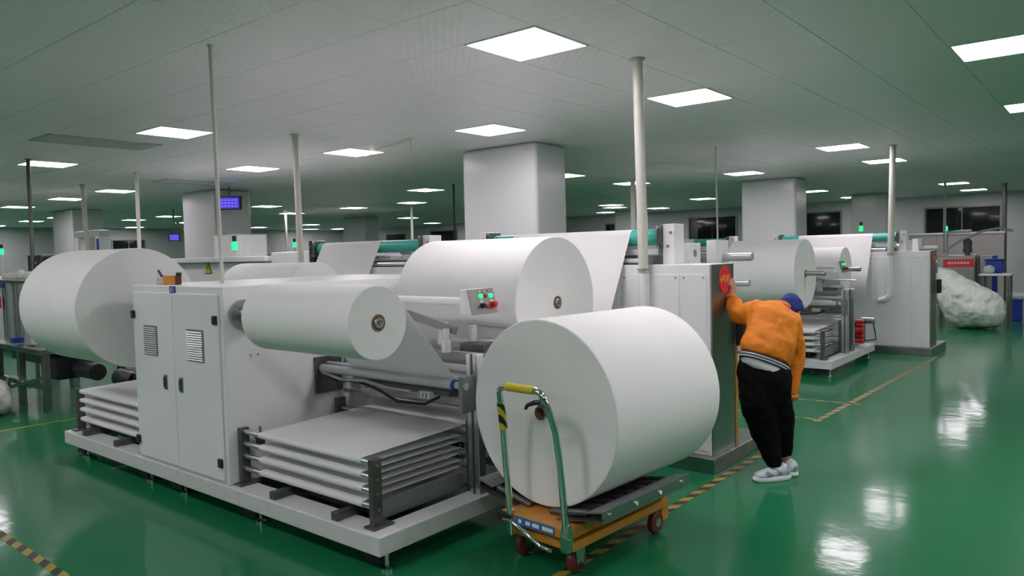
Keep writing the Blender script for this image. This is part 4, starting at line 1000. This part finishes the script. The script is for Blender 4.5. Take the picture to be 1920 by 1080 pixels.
# dark underframe and conveyor behind the left rack
cv = thing('conveyor', 'low dark conveyor with motors behind the left paper rack', 'conveyor', (-8.0, 3.4, 0)); o = Vector(cv.location)
MB(o).box(-8.75, -7.1, 3.55, 3.62, .45, .56).build('side_rail', 'dark_steel', cv, bevel=.004); MB(o).box(-8.75, -7.1, 4.1, 4.17, .45, .56).build('side_rail', 'dark_steel', cv, bevel=.004)
for k in range(8): MB(o).cyl((-8.65+.2*k, 3.62, .52), (-8.65+.2*k, 4.1, .52), .035, 14).build('conveyor_roller', 'aluminium', cv)
for x in (-8.6, -7.25):
    for y in (3.58, 4.13): MB(o).box(x-.03, x+.03, y-.03, y+.03, 0, .45).build('leg', 'plinth_steel', cv)
MB(o).cyl((-8.3, 3.45, .36), (-7.9, 3.45, .36), .10, 18).build('motor', 'black_plastic', cv); MB(o).box(-7.85, -7.65, 3.38, 3.55, .26, .46).build('gearbox', 'black_plastic', cv, bevel=.01)
MB(o).box(-8.1, -7.95, 3.4, 3.55, .1, .28).build('bracket', 'plinth_steel', cv)
def lump(name, c, r, label, m_, cat, seed=.1, k=1.0):
    b_ = MB(); b_.ball((0, 0, r[2]*.85), r[0], r[1], r[2], 24)
    for q in range(5): b_.ball((random.uniform(-.6, .6)*r[0], random.uniform(-.5, .5)*r[1], r[2]*random.uniform(.5, 1.1)), r[0]*.5, r[1]*.5, r[2]*.5, 14)
    b_.box(-r[0]*.7, r[0]*.7, -r[1]*.7, r[1]*.7, 0, r[2]*.5)
    o = b_.build(name, m_); remesh(o, .03, 3, (seed, .09*k, seed*.4, .03*k)); o.location = c; return tag(o, label, cat)
lump('plastic_sack', (-9.35, 2.45, .03), (.34, .28, .20), 'crumpled white sack lying on the floor at the left photo edge', 'sack', 'sack', .18)
lump('plastic_bag', (-9.12, 3.2, .70), (.16, .14, .09), 'small pale bundle on the left steel table', 'sack', 'bag', .1, .5)

# ------------------------------------------------------------------ right background
pt = thing('partition', 'low pale partition wall in the right background below the dark window', 'partition', (-3.1, 21.0, 0)); o = Vector(pt.location)
for k in range(3): MB(o).box(-4.25+.70*k, -4.25+.70*k+.695, 20.95, 21.02, .05, 1.78).build('panel', 'pink_cover', pt, bevel=.006)
MB(o).box(-4.27, -2.13, 20.94, 21.03, 1.78, 1.83).build('top_rail', 'white_paint', pt, bevel=.004)
MB(o).box(-4.27, -2.13, 20.94, 21.03, 0, .05).build('bottom_rail', 'tube_grey', pt)
tk = thing('mixing_tank', 'stainless tank with upright grey motor in the right background', 'machine', (-2.5, 18.0, 0)); o = Vector(tk.location)
MB(o).box(-3.0, -2.3, 17.7, 18.3, .3, 1.32).build('body', 'stainless', tk, bevel=.02)
MB(o).box(-2.25, -1.98, 17.8, 18.3, .3, 1.30).build('side_cabinet', 'stainless', tk, bevel=.02)
MB(o).box(-2.02, -1.94, 17.78, 17.9, .3, 1.30).build('blue_edge', 'blue_plastic', tk)
for x in (-2.95, -2.35, -2.0): MB(o).box(x-.03, x+.03, 17.9, 17.96, 0, .3).build('leg', 'dark_steel', tk)
MB(o).lathe((-2.48, 18.0, 1.32), (0, 0, 1), [(0, 0), (0, .05), (.05, .05), (.05, .085), (.14, .085), (.14, .075), (.30, .085), (.30, .06), (.34, .05), (.34, 0)], 18).build('motor', 'motor_grey', tk)
MB(o).tube([(-2.85, 17.9, 1.32), (-2.85, 17.9, 1.75), (-2.8, 17.9, 1.8), (-2.4, 17.9, 1.82)], .03, 10).build('pipe', 'tube_grey', tk)
MB(o).tube([(-2.9, 17.9, 1.4), (-2.6, 17.8, 1.62), (-2.2, 17.8, 1.80), (-1.9, 17.9, 1.86), (-1.7, 18.0, 1.80)], .025, 10).build('hose', 'hose', tk)
sg = thing('red_banner', 'small red banner sign with pale lettering at the right', 'sign', (-2.45, 16.9, 0)); o = Vector(sg.location)
MB(o).box(-2.74, -2.22, 16.86, 16.88, 1.10, 1.26).build('board', 'sign_red', sg)
for k in range(7): MB(o).box(-2.66+.054*k, -2.66+.054*k+.04, 16.855, 16.86, 1.165, 1.205).build('print_mark', 'pink_cover', sg)
MB(o).box(-2.72, -2.69, 16.88, 16.9, 0, 1.2).build('post', 'stainless', sg); MB(o).box(-2.27, -2.24, 16.88, 16.9, 0, 1.2).build('post', 'stainless', sg)
# big white bag
tp = MB()
for_r = []
for x, zt, zb, w_ in ((-2.68, 1.14, 1.02, .08), (-2.62, 1.15, .30, .18), (-2.50, 1.09, .06, .30), (-2.32, .99, .0, .38), (-2.08, .86, .0, .42), (-1.88, .75, .01, .38), (-1.72, .64, .04, .28), (-1.62, .52, .14, .14)):
    zc, h = (zt+zb)/2, (zt-zb)/2
    for_r.append(((x, 15.9, zc), (0, w_, 0), (0, 0, h)))
tp.loft(for_r, 28); to = tp.build('tarpaulin_bag', 'tarp'); remesh(to, .020, 2, (.28, .11, .11, .03)); tag(to, 'huge crumpled greenish-white bag slumped on the floor at right', 'bag')
tbx = thing('work_table', 'small white table behind the big crumpled bag at right', 'table', (-1.85, 17.0, 0)); o = Vector(tbx.location)
MB(o).box(-2.13, -1.60, 16.75, 17.35, .93, .975).build('table_top', 'white_paint', tbx, bevel=.02)
for x in (-2.08, -1.65):
    for y in (16.8, 17.3): MB(o).box(x-.02, x+.02, y-.02, y+.02, 0, .93).build('leg', 'dark_steel', tbx)
bc = thing('blue_tub', 'deep blue plastic tub on the white table', 'tub', (-1.90, 17.15, .976)); o = Vector(bc.location)
MB(o).box(-2.05, -1.76, 17.05, 17.3, .976, 1.24).build('tub_body', 'blue_plastic', bc, bevel=.03); MB(o).box(-2.07, -1.74, 17.02, 17.33, 1.22, 1.25).build('rim', 'blue_plastic', bc, bevel=.01)
tag(lump('white_parcel', (-1.97, 16.90, .98), (.11, .08, .085), 'white wrapped parcel in front of the blue tub', 'sack', 'parcel', .08, .3))
bb = thing('blue_bin', 'narrow blue bin on the floor below the white table', 'bin', (-1.62, 17.9, 0)); o = Vector(bb.location)
MB(o).box(-1.75, -1.52, 17.8, 18.0, 0, .42).build('bin_body', 'blue_plastic', bb, bevel=.02); MB(o).box(-1.77, -1.5, 17.78, 18.02, .40, .43).build('rim', 'blue_plastic', bb, bevel=.006)
tag(MB((-2.55, 11.2, 1.5)).box(-4.3, -4.0, 10.6, 10.9, 0, .02).build('floor_plate', 'plinth_steel'), 'steel plate on the floor under the second machine', 'plate') if False else None
# sprinkler branch on the ceiling
spk = thing('sprinkler_pipe', 'thin pipe with a nozzle under the ceiling left of the central column', 'pipe', (-7.0, 6.4, 2.9)); o = Vector(spk.location)
MB(o).tube([(-8.1, 6.75, 2.985), (-6.6, 6.2, 2.98)], .010, 8).build('branch', 'pole_cream', spk); MB(o).cyl((-6.6, 6.2, 2.90), (-6.6, 6.2, 2.985), .014, 10).build('nozzle', 'pole_cream', spk)
